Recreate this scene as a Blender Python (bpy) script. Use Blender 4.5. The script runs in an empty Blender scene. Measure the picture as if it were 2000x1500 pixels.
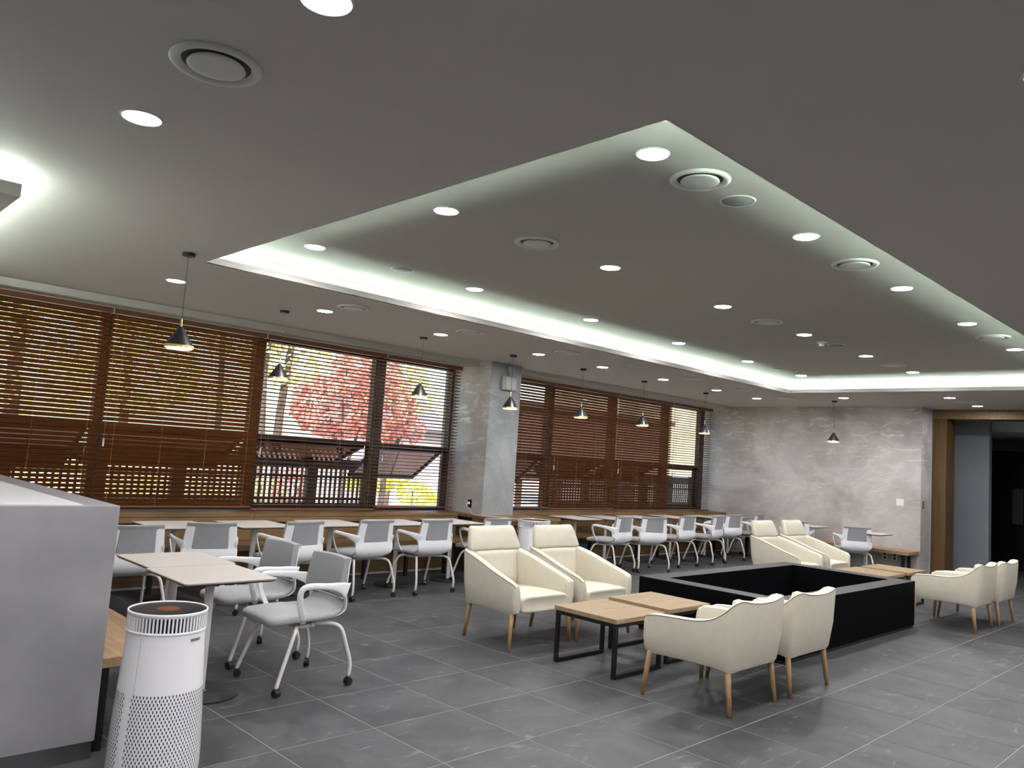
import bpy, bmesh, math, random
from mathutils import Vector, Matrix
random.seed(7)
PI = math.pi
COL = bpy.context.scene.collection
SC = bpy.context.scene

# ------------------------------------------------------------------ camera, world, sun, exposure
cd = bpy.data.cameras.new('camera'); cam = bpy.data.objects.new('camera', cd); COL.objects.link(cam)
R0 = (0.70973344, -0.70136187, 0.06610575); R1 = (-0.11245223, -0.02015818, 0.99345264); R2 = (0.69543723, 0.71252029, 0.09317664)
cam.matrix_world = Matrix(((R0[0], R1[0], -R2[0], 0.0), (R0[1], R1[1], -R2[1], 0.0), (R0[2], R1[2], -R2[2], 1.55), (0, 0, 0, 1)))
cd.sensor_fit = 'HORIZONTAL'; cd.sensor_width = 36.0; cd.lens = 1534.72636 / 2000 * 36.0
cd.clip_start = 0.05; cd.clip_end = 300
SC.camera = cam

w = bpy.data.worlds.new('world'); SC.world = w; w.use_nodes = True
nt = w.node_tree; bg = nt.nodes['Background']
sky = nt.nodes.new('ShaderNodeTexSky'); sky.sky_type = 'NISHITA'; sky.sun_disc = False
sky.sun_elevation = math.radians(42); sky.sun_rotation = math.radians(200); sky.air_density = 1.0; sky.dust_density = 2.2; sky.ozone_density = 1.0
nt.links.new(sky.outputs[0], bg.inputs[0]); bg.inputs[1].default_value = 0.75

sd = bpy.data.lights.new('sun', 'SUN'); sd.energy = 10.5; sd.angle = math.radians(1.5); sd.color = (1.0, 0.95, 0.86)
sun = bpy.data.objects.new('sun', sd); COL.objects.link(sun)
sun.rotation_euler = Vector((0.45, 0.62, -0.72)).to_track_quat('-Z', 'Y').to_euler()

SC.view_settings.view_transform = 'Standard'; SC.view_settings.look = 'None'
SC.view_settings.gamma = 1.0; SC.view_settings.use_curve_mapping = False
SC.view_settings.exposure = 0.0
SC.cycles.max_bounces = 8; SC.cycles.diffuse_bounces = 5; SC.cycles.glossy_bounces = 3
SC.cycles.transparent_max_bounces = 16; SC.cycles.sample_clamp_indirect = 6.0
SC.cycles.use_denoising = True
DOWN_S = 300.0      # downlight diffusers
COVE_S = 124.0       # LED strip in the ceiling trough

# ------------------------------------------------------------------ materials
def newmat(name):
    m = bpy.data.materials.new(name); m.use_nodes = True
    return m, m.node_tree, m.node_tree.nodes['Principled BSDF']
def mat(name, col, rough=0.5, metal=0.0, var=0.0, scale=6.0, bump=0.0, bscale=60.0, spec=0.5, sheen=0.0, coat=0.0):
    m, t, b = newmat(name)
    b.inputs['Base Color'].default_value = (*col, 1); b.inputs['Roughness'].default_value = rough
    b.inputs['Metallic'].default_value = metal; b.inputs['Specular IOR Level'].default_value = spec
    if sheen: b.inputs['Sheen Weight'].default_value = sheen
    if coat: b.inputs['Coat Weight'].default_value = coat
    tc = t.nodes.new('ShaderNodeTexCoord')
    if var:
        n = t.nodes.new('ShaderNodeTexNoise'); n.inputs['Scale'].default_value = scale; n.inputs['Detail'].default_value = 5
        r = t.nodes.new('ShaderNodeValToRGB')
        r.color_ramp.elements[0].position = 0.3; r.color_ramp.elements[1].position = 0.7
        r.color_ramp.elements[0].color = (*[c * (1 - var) for c in col], 1); r.color_ramp.elements[1].color = (*[min(1, c * (1 + var)) for c in col], 1)
        t.links.new(tc.outputs['Object'], n.inputs['Vector']); t.links.new(n.outputs['Fac'], r.inputs[0]); t.links.new(r.outputs[0], b.inputs['Base Color'])
    if bump:
        n = t.nodes.new('ShaderNodeTexNoise'); n.inputs['Scale'].default_value = bscale; n.inputs['Detail'].default_value = 3
        bp = t.nodes.new('ShaderNodeBump'); bp.inputs['Strength'].default_value = bump; bp.inputs['Distance'].default_value = 0.003
        t.links.new(tc.outputs['Object'], n.inputs['Vector']); t.links.new(n.outputs['Fac'], bp.inputs['Height']); t.links.new(bp.outputs[0], b.inputs['Normal'])
    return m
def emit(name, col, s):
    m = bpy.data.materials.new(name); m.use_nodes = True; t = m.node_tree; t.nodes.clear()
    e = t.nodes.new('ShaderNodeEmission'); e.inputs[0].default_value = (*col, 1); e.inputs[1].default_value = s
    o = t.nodes.new('ShaderNodeOutputMaterial'); t.links.new(e.outputs[0], o.inputs[0])
    return m
def wood(name, c1, c2, rough=0.45, stretch=(1, 14, 14), scale=3.0, perobj=True):
    m, t, b = newmat(name); L = t.links
    tc = t.nodes.new('ShaderNodeTexCoord'); mp = t.nodes.new('ShaderNodeMapping'); mp.inputs['Scale'].default_value = stretch
    L.new(tc.outputs['Object'], mp.inputs['Vector'])
    if perobj:
        oi = t.nodes.new('ShaderNodeObjectInfo'); mu = t.nodes.new('ShaderNodeMath'); mu.operation = 'MULTIPLY'; mu.inputs[1].default_value = 23.0
        L.new(oi.outputs['Random'], mu.inputs[0]); cx = t.nodes.new('ShaderNodeCombineXYZ')
        for i in range(3): L.new(mu.outputs[0], cx.inputs[i])
        L.new(cx.outputs[0], mp.inputs['Location'])
    n = t.nodes.new('ShaderNodeTexNoise'); n.inputs['Scale'].default_value = scale; n.inputs['Detail'].default_value = 8; n.inputs['Roughness'].default_value = 0.62; n.inputs['Distortion'].default_value = 0.6
    r = t.nodes.new('ShaderNodeValToRGB'); r.color_ramp.elements[0].position = 0.32; r.color_ramp.elements[1].position = 0.68
    r.color_ramp.elements[0].color = (*c1, 1); r.color_ramp.elements[1].color = (*c2, 1)
    L.new(mp.outputs[0], n.inputs['Vector']); L.new(n.outputs['Fac'], r.inputs[0]); L.new(r.outputs[0], b.inputs['Base Color'])
    bp = t.nodes.new('ShaderNodeBump'); bp.inputs['Strength'].default_value = 0.15; bp.inputs['Distance'].default_value = 0.002
    L.new(n.outputs['Fac'], bp.inputs['Height']); L.new(bp.outputs[0], b.inputs['Normal'])
    b.inputs['Roughness'].default_value = rough
    return m
def plaster(name, dark, mid, light, rough=0.42, streak=0.5):
    m, t, b = newmat(name); L = t.links
    tc = t.nodes.new('ShaderNodeTexCoord')
    n1 = t.nodes.new('ShaderNodeTexNoise'); n1.inputs['Scale'].default_value = 0.9; n1.inputs['Detail'].default_value = 7; n1.inputs['Roughness'].default_value = 0.6; n1.inputs['Distortion'].default_value = 0.5
    mp = t.nodes.new('ShaderNodeMapping'); mp.inputs['Scale'].default_value = (1.6, 1.6, 5.5)
    n2 = t.nodes.new('ShaderNodeTexNoise'); n2.inputs['Scale'].default_value = 1.5; n2.inputs['Detail'].default_value = 6; n2.inputs['Roughness'].default_value = 0.7; n2.inputs['Distortion'].default_value = 1.2
    L.new(tc.outputs['Object'], n1.inputs['Vector']); L.new(tc.outputs['Object'], mp.inputs['Vector']); L.new(mp.outputs[0], n2.inputs['Vector'])
    r1 = t.nodes.new('ShaderNodeValToRGB'); r1.color_ramp.elements[0].position = 0.36; r1.color_ramp.elements[1].position = 0.62
    r1.color_ramp.elements[0].color = (*dark, 1); r1.color_ramp.elements[1].color = (*mid, 1)
    L.new(n1.outputs['Fac'], r1.inputs[0])
    r2 = t.nodes.new('ShaderNodeValToRGB'); r2.color_ramp.elements[0].position = 0.52; r2.color_ramp.elements[1].position = 0.66
    r2.color_ramp.elements[0].color = (0, 0, 0, 1); r2.color_ramp.elements[1].color = (streak, streak, streak, 1)
    L.new(n2.outputs['Fac'], r2.inputs[0])
    # streaks gather higher up the wall, where the trowel work is rougher
    sx = t.nodes.new('ShaderNodeSeparateXYZ'); L.new(tc.outputs['Object'], sx.inputs[0])
    mr = t.nodes.new('ShaderNodeMapRange'); mr.inputs[1].default_value = 1.0; mr.inputs[2].default_value = 2.2; mr.inputs[3].default_value = 0.25; mr.inputs[4].default_value = 1.0
    L.new(sx.outputs[2], mr.inputs[0])
    mm = t.nodes.new('ShaderNodeMath'); mm.operation = 'MULTIPLY'; L.new(r2.outputs[0], mm.inputs[0]); L.new(mr.outputs[0], mm.inputs[1])
    mx = t.nodes.new('ShaderNodeMix'); mx.data_type = 'RGBA'
    L.new(mm.outputs[0], mx.inputs['Factor']); L.new(r1.outputs[0], mx.inputs[6]); mx.inputs[7].default_value = (*light, 1)
    L.new(mx.outputs[2], b.inputs['Base Color'])
    r3 = t.nodes.new('ShaderNodeMapRange'); r3.inputs[3].default_value = rough + 0.18; r3.inputs[4].default_value = rough - 0.1
    L.new(n2.outputs['Fac'], r3.inputs[0]); L.new(r3.outputs[0], b.inputs['Roughness'])
    bp = t.nodes.new('ShaderNodeBump'); bp.inputs['Strength'].default_value = 0.25; bp.inputs['Distance'].default_value = 0.004
    L.new(n2.outputs['Fac'], bp.inputs['Height']); L.new(bp.outputs[0], b.inputs['Normal'])
    return m
def tile_mat():
    m, t, b = newmat('slate_tile'); L = t.links
    tc = t.nodes.new('ShaderNodeTexCoord'); oi = t.nodes.new('ShaderNodeObjectInfo')
    mu = t.nodes.new('ShaderNodeMath'); mu.operation = 'MULTIPLY'; mu.inputs[1].default_value = 37.0; L.new(oi.outputs['Random'], mu.inputs[0])
    fl = t.nodes.new('ShaderNodeMath'); fl.operation = 'FLOOR'
    cx = t.nodes.new('ShaderNodeCombineXYZ'); L.new(mu.outputs[0], cx.inputs[0]); L.new(mu.outputs[0], cx.inputs[1])
    va = t.nodes.new('ShaderNodeVectorMath'); va.operation = 'ADD'; L.new(tc.outputs['Object'], va.inputs[0]); L.new(cx.outputs[0], va.inputs[1])
    n1 = t.nodes.new('ShaderNodeTexNoise'); n1.inputs['Scale'].default_value = 2.4; n1.inputs['Detail'].default_value = 6; n1.inputs['Roughness'].default_value = 0.6; n1.inputs['Distortion'].default_value = 0.8
    L.new(va.outputs[0], n1.inputs['Vector'])
    r1 = t.nodes.new('ShaderNodeValToRGB'); r1.color_ramp.elements[0].position = 0.3; r1.color_ramp.elements[1].position = 0.72
    r1.color_ramp.elements[0].color = (0.036, 0.037, 0.040, 1); r1.color_ramp.elements[1].color = (0.092, 0.093, 0.096, 1)
    L.new(n1.outputs['Fac'], r1.inputs[0])
    mp = t.nodes.new('ShaderNodeMapping'); mp.inputs['Rotation'].default_value = (0, 0, 0.6); mp.inputs['Scale'].default_value = (1.3, 3.4, 1)
    L.new(va.outputs[0], mp.inputs['Vector'])
    n2 = t.nodes.new('ShaderNodeTexNoise'); n2.inputs['Scale'].default_value = 1.7; n2.inputs['Detail'].default_value = 7; n2.inputs['Roughness'].default_value = 0.65; n2.inputs['Distortion'].default_value = 2.0
    L.new(mp.outputs[0], n2.inputs['Vector'])
    r2 = t.nodes.new('ShaderNodeValToRGB'); e = r2.color_ramp.elements; e[0].position = 0.60; e[0].color = (0, 0, 0, 1); e[1].position = 0.80; e[1].color = (0.8, 0.8, 0.8, 1)
    L.new(n2.outputs['Fac'], r2.inputs[0])
    mx = t.nodes.new('ShaderNodeMix'); mx.data_type = 'RGBA'; L.new(r2.outputs[0], mx.inputs['Factor']); L.new(r1.outputs[0], mx.inputs[6]); mx.inputs[7].default_value = (0.36, 0.36, 0.35, 1)
    L.new(mx.outputs[2], b.inputs['Base Color'])
    b.inputs['Roughness'].default_value = 0.47; b.inputs['Specular IOR Level'].default_value = 0.45
    n3 = t.nodes.new('ShaderNodeTexNoise'); n3.inputs['Scale'].default_value = 9; n3.inputs['Detail'].default_value = 8
    L.new(va.outputs[0], n3.inputs['Vector'])
    bp = t.nodes.new('ShaderNodeBump'); bp.inputs['Strength'].default_value = 0.35; bp.inputs['Distance'].default_value = 0.004
    L.new(n3.outputs['Fac'], bp.inputs['Height']); L.new(bp.outputs[0], b.inputs['Normal'])
    return m
def glass(name, tint, refl=0.12, grough=0.02):
    m = bpy.data.materials.new(name); m.use_nodes = True; t = m.node_tree; t.nodes.clear()
    a = t.nodes.new('ShaderNodeBsdfTransparent'); a.inputs[0].default_value = (*tint, 1)
    g = t.nodes.new('ShaderNodeBsdfGlossy'); g.inputs['Roughness'].default_value = grough
    mx = t.nodes.new('ShaderNodeMixShader'); mx.inputs[0].default_value = refl
    o = t.nodes.new('ShaderNodeOutputMaterial')
    t.links.new(a.outputs[0], mx.inputs[1]); t.links.new(g.outputs[0], mx.inputs[2]); t.links.new(mx.outputs[0], o.inputs[0])
    return m

M_CEIL = mat('ceiling_paint', (0.60, 0.58, 0.54), 0.85, bump=0.05, bscale=150)  # tone raised and warmed to paint in the brighter light outside the recess
M_CEILR = mat('ceiling_paint_dimmed', (0.46, 0.45, 0.42), 0.85, bump=0.05, bscale=150)  # same ceiling paint, with the dimmer light of the recess put into the colour
M_LIP = mat('cove_paint', (0.80, 0.82, 0.80), 0.7)
M_PLA = plaster('wall_plaster', (0.38, 0.36, 0.335), (0.66, 0.64, 0.615), (0.86, 0.82, 0.76), streak=.75)
M_PIL = plaster('pillar_plaster', (0.23, 0.245, 0.25), (0.42, 0.435, 0.435), (0.56, 0.57, 0.56), rough=0.5, streak=0.3)
M_CNT = mat('counter_microcement', (0.325, 0.322, 0.33), 0.42, var=0.16, scale=2.3, bump=0.08, bscale=20)
M_CTOP = mat('counter_white_top', (0.88, 0.87, 0.88), 0.4, var=0.03)
M_GREY = mat('grey_panel', (0.20, 0.215, 0.235), 0.7, var=0.06, scale=2)
M_TILE = tile_mat()
M_GROUT = mat('grout', (0.42, 0.42, 0.41), 0.9)
M_STEEL = mat('brushed_steel', (0.25, 0.25, 0.26), 0.3, metal=0.9)
M_OAK = wood('oak_joinery', (0.145, 0.084, 0.033), (0.25, 0.15, 0.064), 0.5, stretch=(0.8, 12, 14), scale=2.2)
M_OAKV = wood('oak_frame', (0.080, 0.041, 0.009), (0.14, 0.075, 0.019), 0.5, stretch=(12, 12, 0.8), scale=1.6)
M_OAKT = wood('oak_tabletop', (0.27, 0.18, 0.095), (0.40, 0.29, 0.17), 0.5, stretch=(1.5, 26, 26), scale=2.6)
M_OAKL = wood('oak_leg', (0.30, 0.175, 0.075), (0.44, 0.28, 0.135), 0.42, stretch=(14, 14, 1.4), scale=4)
M_SLAT = wood('blind_slat', (0.14, 0.045, 0.009), (0.24, 0.085, 0.018), 0.42, stretch=(1, 16, 16), scale=2)
M_RAIL = wood('blind_rail', (0.12, 0.042, 0.012), (0.20, 0.075, 0.02), 0.45, stretch=(1, 16, 16), scale=2)
M_CORD = mat('blind_cord', (0.40, 0.24, 0.12), 0.8)
M_FRAME = mat('bronze_frame', (0.035, 0.024, 0.019), 0.35, metal=0.3)
M_GLASS = glass('window_glass', (0.93, 0.95, 0.93), 0.06)
M_BRONZE = glass('sash_glass', (0.50, 0.38, 0.31), 0.5)
M_BRONZE.node_tree.nodes['Glossy BSDF'].inputs[0].default_value = (.85, .66, .55, 1)
M_BLACK = mat('black_steel', (0.012, 0.012, 0.014), 0.45, metal=0.2)
M_PLANT = mat('black_laminate', (0.004, 0.0042, 0.005), 0.6, spec=0.02)
M_PRIM = mat('black_laminate_rim', (0.028, 0.029, 0.034), 0.5)
M_BASE = mat('table_base_black', (0.022, 0.023, 0.026), 0.55, bump=0.1, bscale=200)
M_TOP = mat('tabletop_cream', (0.66, 0.62, 0.565), 0.4, var=0.02, scale=40)
M_TEDGE = mat('tabletop_edge', (0.045, 0.028, 0.022), 0.5)
M_WHITE = mat('white_plastic', (0.89, 0.91, 0.93), 0.38)
M_LEGW = mat('powder_coated_leg', (0.72, 0.70, 0.67), 0.35)
M_FAB = mat('grey_fabric', (0.32, 0.33, 0.34), 0.9, var=0.08, scale=90, bump=0.25, bscale=500, sheen=0.2)
M_SEAT = mat('grey_seat_fabric', (0.43, 0.435, 0.435), 0.9, var=0.08, scale=90, bump=0.25, bscale=500, sheen=0.2)
M_CREAM = mat('cream_leather', (0.66, 0.62, 0.50), 0.52, var=0.03, scale=14, bump=0.15, bscale=420)
M_PIPE = mat('brown_piping', (0.09, 0.06, 0.035), 0.6)
M_RUB = mat('caster_black', (0.013, 0.013, 0.015), 0.35)
M_PURI = mat('purifier_white', (0.95, 0.95, 0.97), 0.35)
M_DARK = mat('dark_slot', (0.02, 0.02, 0.025), 0.6)
M_PSIL = mat('purifier_silver', (0.45, 0.46, 0.5), 0.4, metal=0.3)
M_GLOSS = mat('gloss_black', (0.008, 0.008, 0.011), 0.3, spec=0.2)
M_COPPER = mat('copper_disc', (0.36, 0.13, 0.05), 0.3, metal=0.8)
M_CHROME = mat('chrome', (0.75, 0.75, 0.75), 0.15, metal=1.0)
M_BRASS = mat('brass', (0.72, 0.58, 0.26), 0.28, metal=0.9)
M_SHADE = mat('pendant_black', (0.016, 0.016, 0.019), 0.38, metal=0.3)
M_SHIN = mat('pendant_inside', (0.85, 0.82, 0.60), 0.5)
M_PLGREY = mat('grey_plastic', (0.40, 0.42, 0.43), 0.5)
M_PLLT = mat('switch_plastic', (0.55, 0.55, 0.55), 0.45)
M_SPK = mat('speaker_mesh', (0.30, 0.30, 0.30), 0.7, bump=0.5, bscale=300)
M_VENT = mat('vent_paint', (0.70, 0.71, 0.68), 0.5)
M_VDARK = mat('vent_dark', (0.09, 0.09, 0.085), 0.8)
M_DOWN = emit('downlight_glow', (1.0, 0.975, 1.0), DOWN_S)
M_COVE = emit('cove_led', (0.80, 1.0, 0.86), COVE_S)
M_TRAY = emit('tray_led', (0.86, 1.0, 0.90), 260.0)
M_BULB = emit('pendant_bulb', (1.0, 0.95, 0.62), 2.2)
M_TEAL = mat('teal_fabric', (0.01, 0.07, 0.09), 0.8)

# ------------------------------------------------------------------ mesh helpers
class MB:
    def __init__(s): s.v = []; s.f = []; s.m = []
    def add(s, vs, fs, mi=0):
        o = len(s.v); s.v += [tuple(p) for p in vs]; s.f += [tuple(i + o for i in f) for f in fs]; s.m += [mi] * len(fs); return s
    def box(s, x0, x1, y0, y1, z0, z1, mi=0):
        vs = [(x, y, z) for z in (z0, z1) for x, y in ((x0, y0), (x1, y0), (x1, y1), (x0, y1))]
        return s.add(vs, [(3, 2, 1, 0), (4, 5, 6, 7), (0, 1, 5, 4), (1, 2, 6, 5), (2, 3, 7, 6), (3, 0, 4, 7)], mi)
    def rbox(s, x0, x1, y0, y1, z0, z1, r=0.005, seg=2, mi=0):
        bm = bmesh.new(); bmesh.ops.create_cube(bm, size=1.0)
        for v in bm.verts: v.co = Vector(((x0 + x1) / 2 + v.co.x * (x1 - x0), (y0 + y1) / 2 + v.co.y * (y1 - y0), (z0 + z1) / 2 + v.co.z * (z1 - z0)))
        bmesh.ops.bevel(bm, geom=bm.edges[:], offset=r, segments=seg, profile=0.5, affect='EDGES')
        bm.verts.index_update(); s.add([v.co[:] for v in bm.verts], [[v.index for v in f.verts] for f in bm.faces], mi); bm.free(); return s
    def rings(s, rs, closed=False, caps=True, mi=0):
        n = len(rs[0]); vs = [p for r in rs for p in r]; fs = []
        k = len(rs); rng = range(k) if closed else range(k - 1)
        for i in rng:
            a = i * n; b = ((i + 1) % k) * n
            for j in range(n): fs.append((a + j, a + (j + 1) % n, b + (j + 1) % n, b + j))
        if caps and not closed: fs.append(tuple(range(n - 1, -1, -1))); fs.append(tuple((k - 1) * n + j for j in range(n)))
        return s.add(vs, fs, mi)
    def lathe(s, prof, cx=0, cy=0, n=32, mi=0, caps=True):
        return s.rings([[(cx + r * math.cos(2 * PI * j / n), cy + r * math.sin(2 * PI * j / n), z) for j in range(n)] for r, z in prof], caps=caps, mi=mi)
    def tube(s, path, r, n=8, closed=False, mi=0, rb=None, up=None):
        path = [Vector(p) for p in path]; k = len(path); rs = []
        prev = None
        for i, p in enumerate(path):
            if closed: t = (path[(i + 1) % k] - path[i - 1])
            else: t = path[min(i + 1, k - 1)] - path[max(i - 1, 0)]
            t.normalize()
            if up is not None: a = Vector(up)
            elif prev is None: a = Vector((0, 0, 1)) if abs(t.z) < 0.9 else Vector((1, 0, 0))
            else: a = prev
            b1 = (a - t * a.dot(t)).normalized(); b2 = t.cross(b1); prev = b1
            ri = r[i] if isinstance(r, (list, tuple)) else r
            r2 = (rb[i] if isinstance(rb, (list, tuple)) else rb) if rb is not None else ri
            rs.append([p + b1 * math.cos(2 * PI * j / n) * ri + b2 * math.sin(2 * PI * j / n) * r2 for j in range(n)])
        return s.rings(rs, closed=closed, mi=mi)
    def mesh(s, name, mats, smooth=False):
        me = bpy.data.meshes.new(name); me.from_pydata(s.v, [], s.f)
        for m in (mats if isinstance(mats, (list, tuple)) else [mats]): me.materials.append(m)
        for p, i in zip(me.polygons, s.m): p.material_index = i
        if smooth: me.polygons.foreach_set('use_smooth', [True] * len(me.polygons))
        me.update(); return me
def put(name, me, parent=None, loc=(0, 0, 0), rz=0.0):
    o = bpy.data.objects.new(name, me); COL.objects.link(o)
    if parent is not None: o.parent = parent
    o.location = loc; o.rotation_euler = (0, 0, rz); return o
def mk(name, mb, mats, parent=None, smooth=False, autos=False):
    me = mb.mesh(name, mats, smooth or autos)
    if autos:
        try: me.set_sharp_from_angle(angle=math.radians(38))
        except Exception: pass
    return put(name, me, parent)
def tag(o, label=None, cat=None, group=None, kind=None):
    if label: o['label'] = label
    if cat: o['category'] = cat
    if group: o['group'] = group
    if kind: o['kind'] = kind
    return o
def thing(name, label, cat, loc=(0, 0, 0), rz=0.0, group=None):
    o = bpy.data.objects.new(name, None); COL.objects.link(o); o.location = loc; o.rotation_euler = (0, 0, rz); o.empty_display_size = 0.1
    return tag(o, label, cat, group)
def dup(root, loc, rz=None, label=None, group=None):
    def cp(o, par):
        c = o.copy(); COL.objects.link(c); c.parent = par
        for ch in list(KIDS.get(o.name, [])): cp(ch, c)
        return c
    build_kids()
    r = cp(root, None); r.location = loc
    if rz is not None: r.rotation_euler = (0, 0, rz)
    if label: r['label'] = label
    if group: r['group'] = group
    return r
KIDS = {}; _nk = [0]
def build_kids():
    if _nk[0] == len(bpy.data.objects): return
    KIDS.clear()
    for o in bpy.data.objects:
        if o.parent: KIDS.setdefault(o.parent.name, []).append(o)
    _nk[0] = len(bpy.data.objects)
def bake(mb, mods, name, mats, parent=None):
    """build once with modifiers, keep the resulting mesh"""
    me = mb.mesh(name + '_tmp', mats, True); o = bpy.data.objects.new(name + '_tmp', me); COL.objects.link(o)
    for ty, kw in mods:
        m = o.modifiers.new(ty, ty)
        for k, v in kw.items(): setattr(m, k, v)
    dg = bpy.context.evaluated_depsgraph_get(); ev = o.evaluated_get(dg); nm = bpy.data.meshes.new_from_object(ev); nm.name = name
    bpy.data.objects.remove(o); nm.polygons.foreach_set('use_smooth', [True] * len(nm.polygons))
    return put(name, nm, parent)
def struct(name, mb, mats, parent=None, **k):
    return tag(mk(name, mb, mats, parent, **k), kind='structure' if parent is None else None)

# ================================================================== SETTING
CE = 2.86; UP = 3.05
# floor with separate tiles
T = 0.605; TX0 = 4.54; TY0 = 3.705
floor = struct('floor', MB().box(-4.3, 20.5, -5.0, 8.80, -0.12, -0.0016), M_GROUT)
tb = bmesh.new()
h = T / 2 - 0.0021
tile_mb = MB(); c = 0.002
vs = [(-h, -h, -0.010), (h, -h, -0.010), (h, h, -0.010), (-h, h, -0.010), (-h, -h, -c * .6), (h, -h, -c * .6), (h, h, -c * .6), (-h, h, -c * .6),
      (-h + c, -h + c, 0), (h - c, -h + c, 0), (h - c, h - c, 0), (-h + c, h - c, 0)]
tf = [(0, 1, 5, 4), (1, 2, 6, 5), (2, 3, 7, 6), (3, 0, 4, 7), (4, 5, 9, 8), (5, 6, 10, 9), (6, 7, 11, 10), (7, 4, 8, 11), (8, 9, 10, 11)]
tile_mb.add(vs, tf); tile_me = tile_mb.mesh('tile', M_TILE); tb.free()
cands = []
Rm = (Vector(R0), Vector(R1), Vector(R2))
for i in range(-15, 27):
    for j in range(-15, 9):
        x = TX0 + (i + .5) * T; y = TY0 + (j + .5) * T
        if y > 8.5 or x > 20.2: continue
        vis = False
        for dx in (-.5, 0, .5):
            for dy in (-.5, 0, .5):
                d = Vector((x + dx * T, y + dy * T, -1.55)); q = [r.dot(d) for r in Rm]
                if q[2] > 0.3 and abs(q[0] / q[2]) < 0.655 and abs(q[1] / q[2]) < 0.49: vis = True
        if x < 2.2 and y > 4.6 and x < 1.3: vis = False
        cands.append((0 if vis else 1, x * x + y * y, x, y))
cands.sort(); rest = MB()
for k, (nv, d, x, y) in enumerate(cands):
    if k < 298 and nv == 0: put('tile', tile_me, floor, (x, y, 0))
    else: rest.add([(x + a, y + b, c_) for a, b, c_ in vs], tf)
tag(mk('tile_field', rest, M_TILE, floor), kind='stuff')

# lower ceiling with opening
X0, X1, Y0, Y1 = 2.37, 11.86, 1.69, 5.83; TW = 0.25
cb = MB()
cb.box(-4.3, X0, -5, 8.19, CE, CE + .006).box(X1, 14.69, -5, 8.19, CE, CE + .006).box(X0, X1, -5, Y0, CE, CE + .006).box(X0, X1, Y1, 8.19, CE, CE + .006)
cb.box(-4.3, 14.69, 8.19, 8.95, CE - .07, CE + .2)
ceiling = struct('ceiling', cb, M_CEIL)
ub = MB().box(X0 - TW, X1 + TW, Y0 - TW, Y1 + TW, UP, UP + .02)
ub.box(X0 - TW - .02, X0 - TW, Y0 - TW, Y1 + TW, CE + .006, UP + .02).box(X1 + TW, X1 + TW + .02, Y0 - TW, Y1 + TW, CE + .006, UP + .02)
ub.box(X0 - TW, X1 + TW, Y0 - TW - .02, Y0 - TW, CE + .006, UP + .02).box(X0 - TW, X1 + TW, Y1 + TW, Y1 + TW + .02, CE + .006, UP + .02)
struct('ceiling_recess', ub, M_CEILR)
lp = MB(); t_ = .012; LT = 2.918
lp.box(X0 - t_, X1 + t_, Y1, Y1 + t_, CE - .001, LT).box(X0 - t_, X1 + t_, Y0 - t_, Y0, CE - .001, LT).box(X0 - t_, X0, Y0, Y1, CE - .001, LT).box(X1, X1 + t_, Y0, Y1, CE - .001, LT)
struct('trim_1', lp, M_CEIL)
led = thing('cove_light', 'greenish white strip light hidden in the ceiling recess trough', 'light')
a, b = 0.200, 0.212
for q in ((X0 - a, X1 + a, Y1 + a, Y1 + b), (X0 - a, X1 + a, Y0 - b, Y0 - a), (X0 - b, X0 - a, Y0, Y1), (X1 + a, X1 + b, Y0, Y1)):
    mk('light_strip', MB().box(*q, CE + .008, CE + .022), M_COVE, led)
roof = struct('roof', MB().box(-4.5, 20.6, -5.2, 9.0, 3.25, 3.35), M_GREY)

# walls
wl = MB()
wl.box(-4.3, 14.2, 8.62, 8.86, -0.05, 0.745)          # below the windows
wl.box(-4.3, 14.2, 8.66, 8.95, 2.80, 3.24)
wl.box(-4.3, 0.8, 8.66, 8.86, .745, 2.80)
struct('wall_left', wl, M_PLA)
struct('wall_back', MB().box(14.2, 14.69, 4.605, 8.95, 0, CE), M_PLA)
pil = struct('pillar', MB().rbox(7.32, 7.915, 7.92, 8.9, 0, CE, 0.004, 1), M_PIL)
mk('plaster_face', MB().box(7.3185, 7.3205, 7.925, 8.62, .75, CE), M_PLA, pil)
struct('wall_front', MB().box(-4.5, -4.3, -5.2, 8.9, 0, 3.2), M_PLA)
struct('wall_right', MB().box(-4.3, 14.69, -5.2, -5.0, 0, 3.2), M_PLA)
struct('wall_back', MB().box(14.69, 15.1, -5.0, 1.8, 0, CE + .1), M_PLA)
# door opening trim in oak
dt = MB().box(14.68, 15.12, 4.37, 4.60, 0, 2.70).box(14.68, 15.12, 1.80, 2.02, 0, 2.70)
door = struct('door_1', dt, M_OAKV); door['label'] = 'wide oak-lined doorway in the far wall'
mk('door_header', MB().box(14.679, 15.121, 1.80, 4.60, 2.70, CE), M_OAK, door)
struct('trim_2', MB().box(14.2, 14.205, 4.60, 4.607, 0, CE).box(14.672, 14.68, 4.592, 4.606, 0, CE), M_PLGREY)
# room beyond the doorway
struct('wall_passage', MB().box(15.6, 15.75, 3.955, 6.0, 0, 2.95), M_GREY)
bb = MB(); 
struct('wall_passage_far', MB().box(19.0, 19.2, 0, 6.2, 0, 2.95).box(15.1, 20.4, 6.0, 6.2, 0, 2.95).box(15.1, 20.4, -1.2, -1.0, 0, 2.95).box(20.2, 20.4, -1, 0.0, 0, 2.95), M_GREY)
struct('ceiling_passage', MB().box(14.69, 20.4, -1.2, 6.2, 2.90, 2.94).box(16.6, 19, 0, 6, 2.62, 2.9), M_LIP)
cab = thing('dark_cabinet', 'tall black cabinet standing in the dim passage beyond the doorway', 'cabinet', (18.2, 3.4, 0))
mk('body', MB().box(0.0, .6, -.35, 1.2, 0, 2.34), M_GLOSS, cab)
mk('door', MB().box(-.02, 0, -.33, .05, .1, 1.0), mat('dark_panel', (.035, .037, .04), .4), cab)
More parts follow.
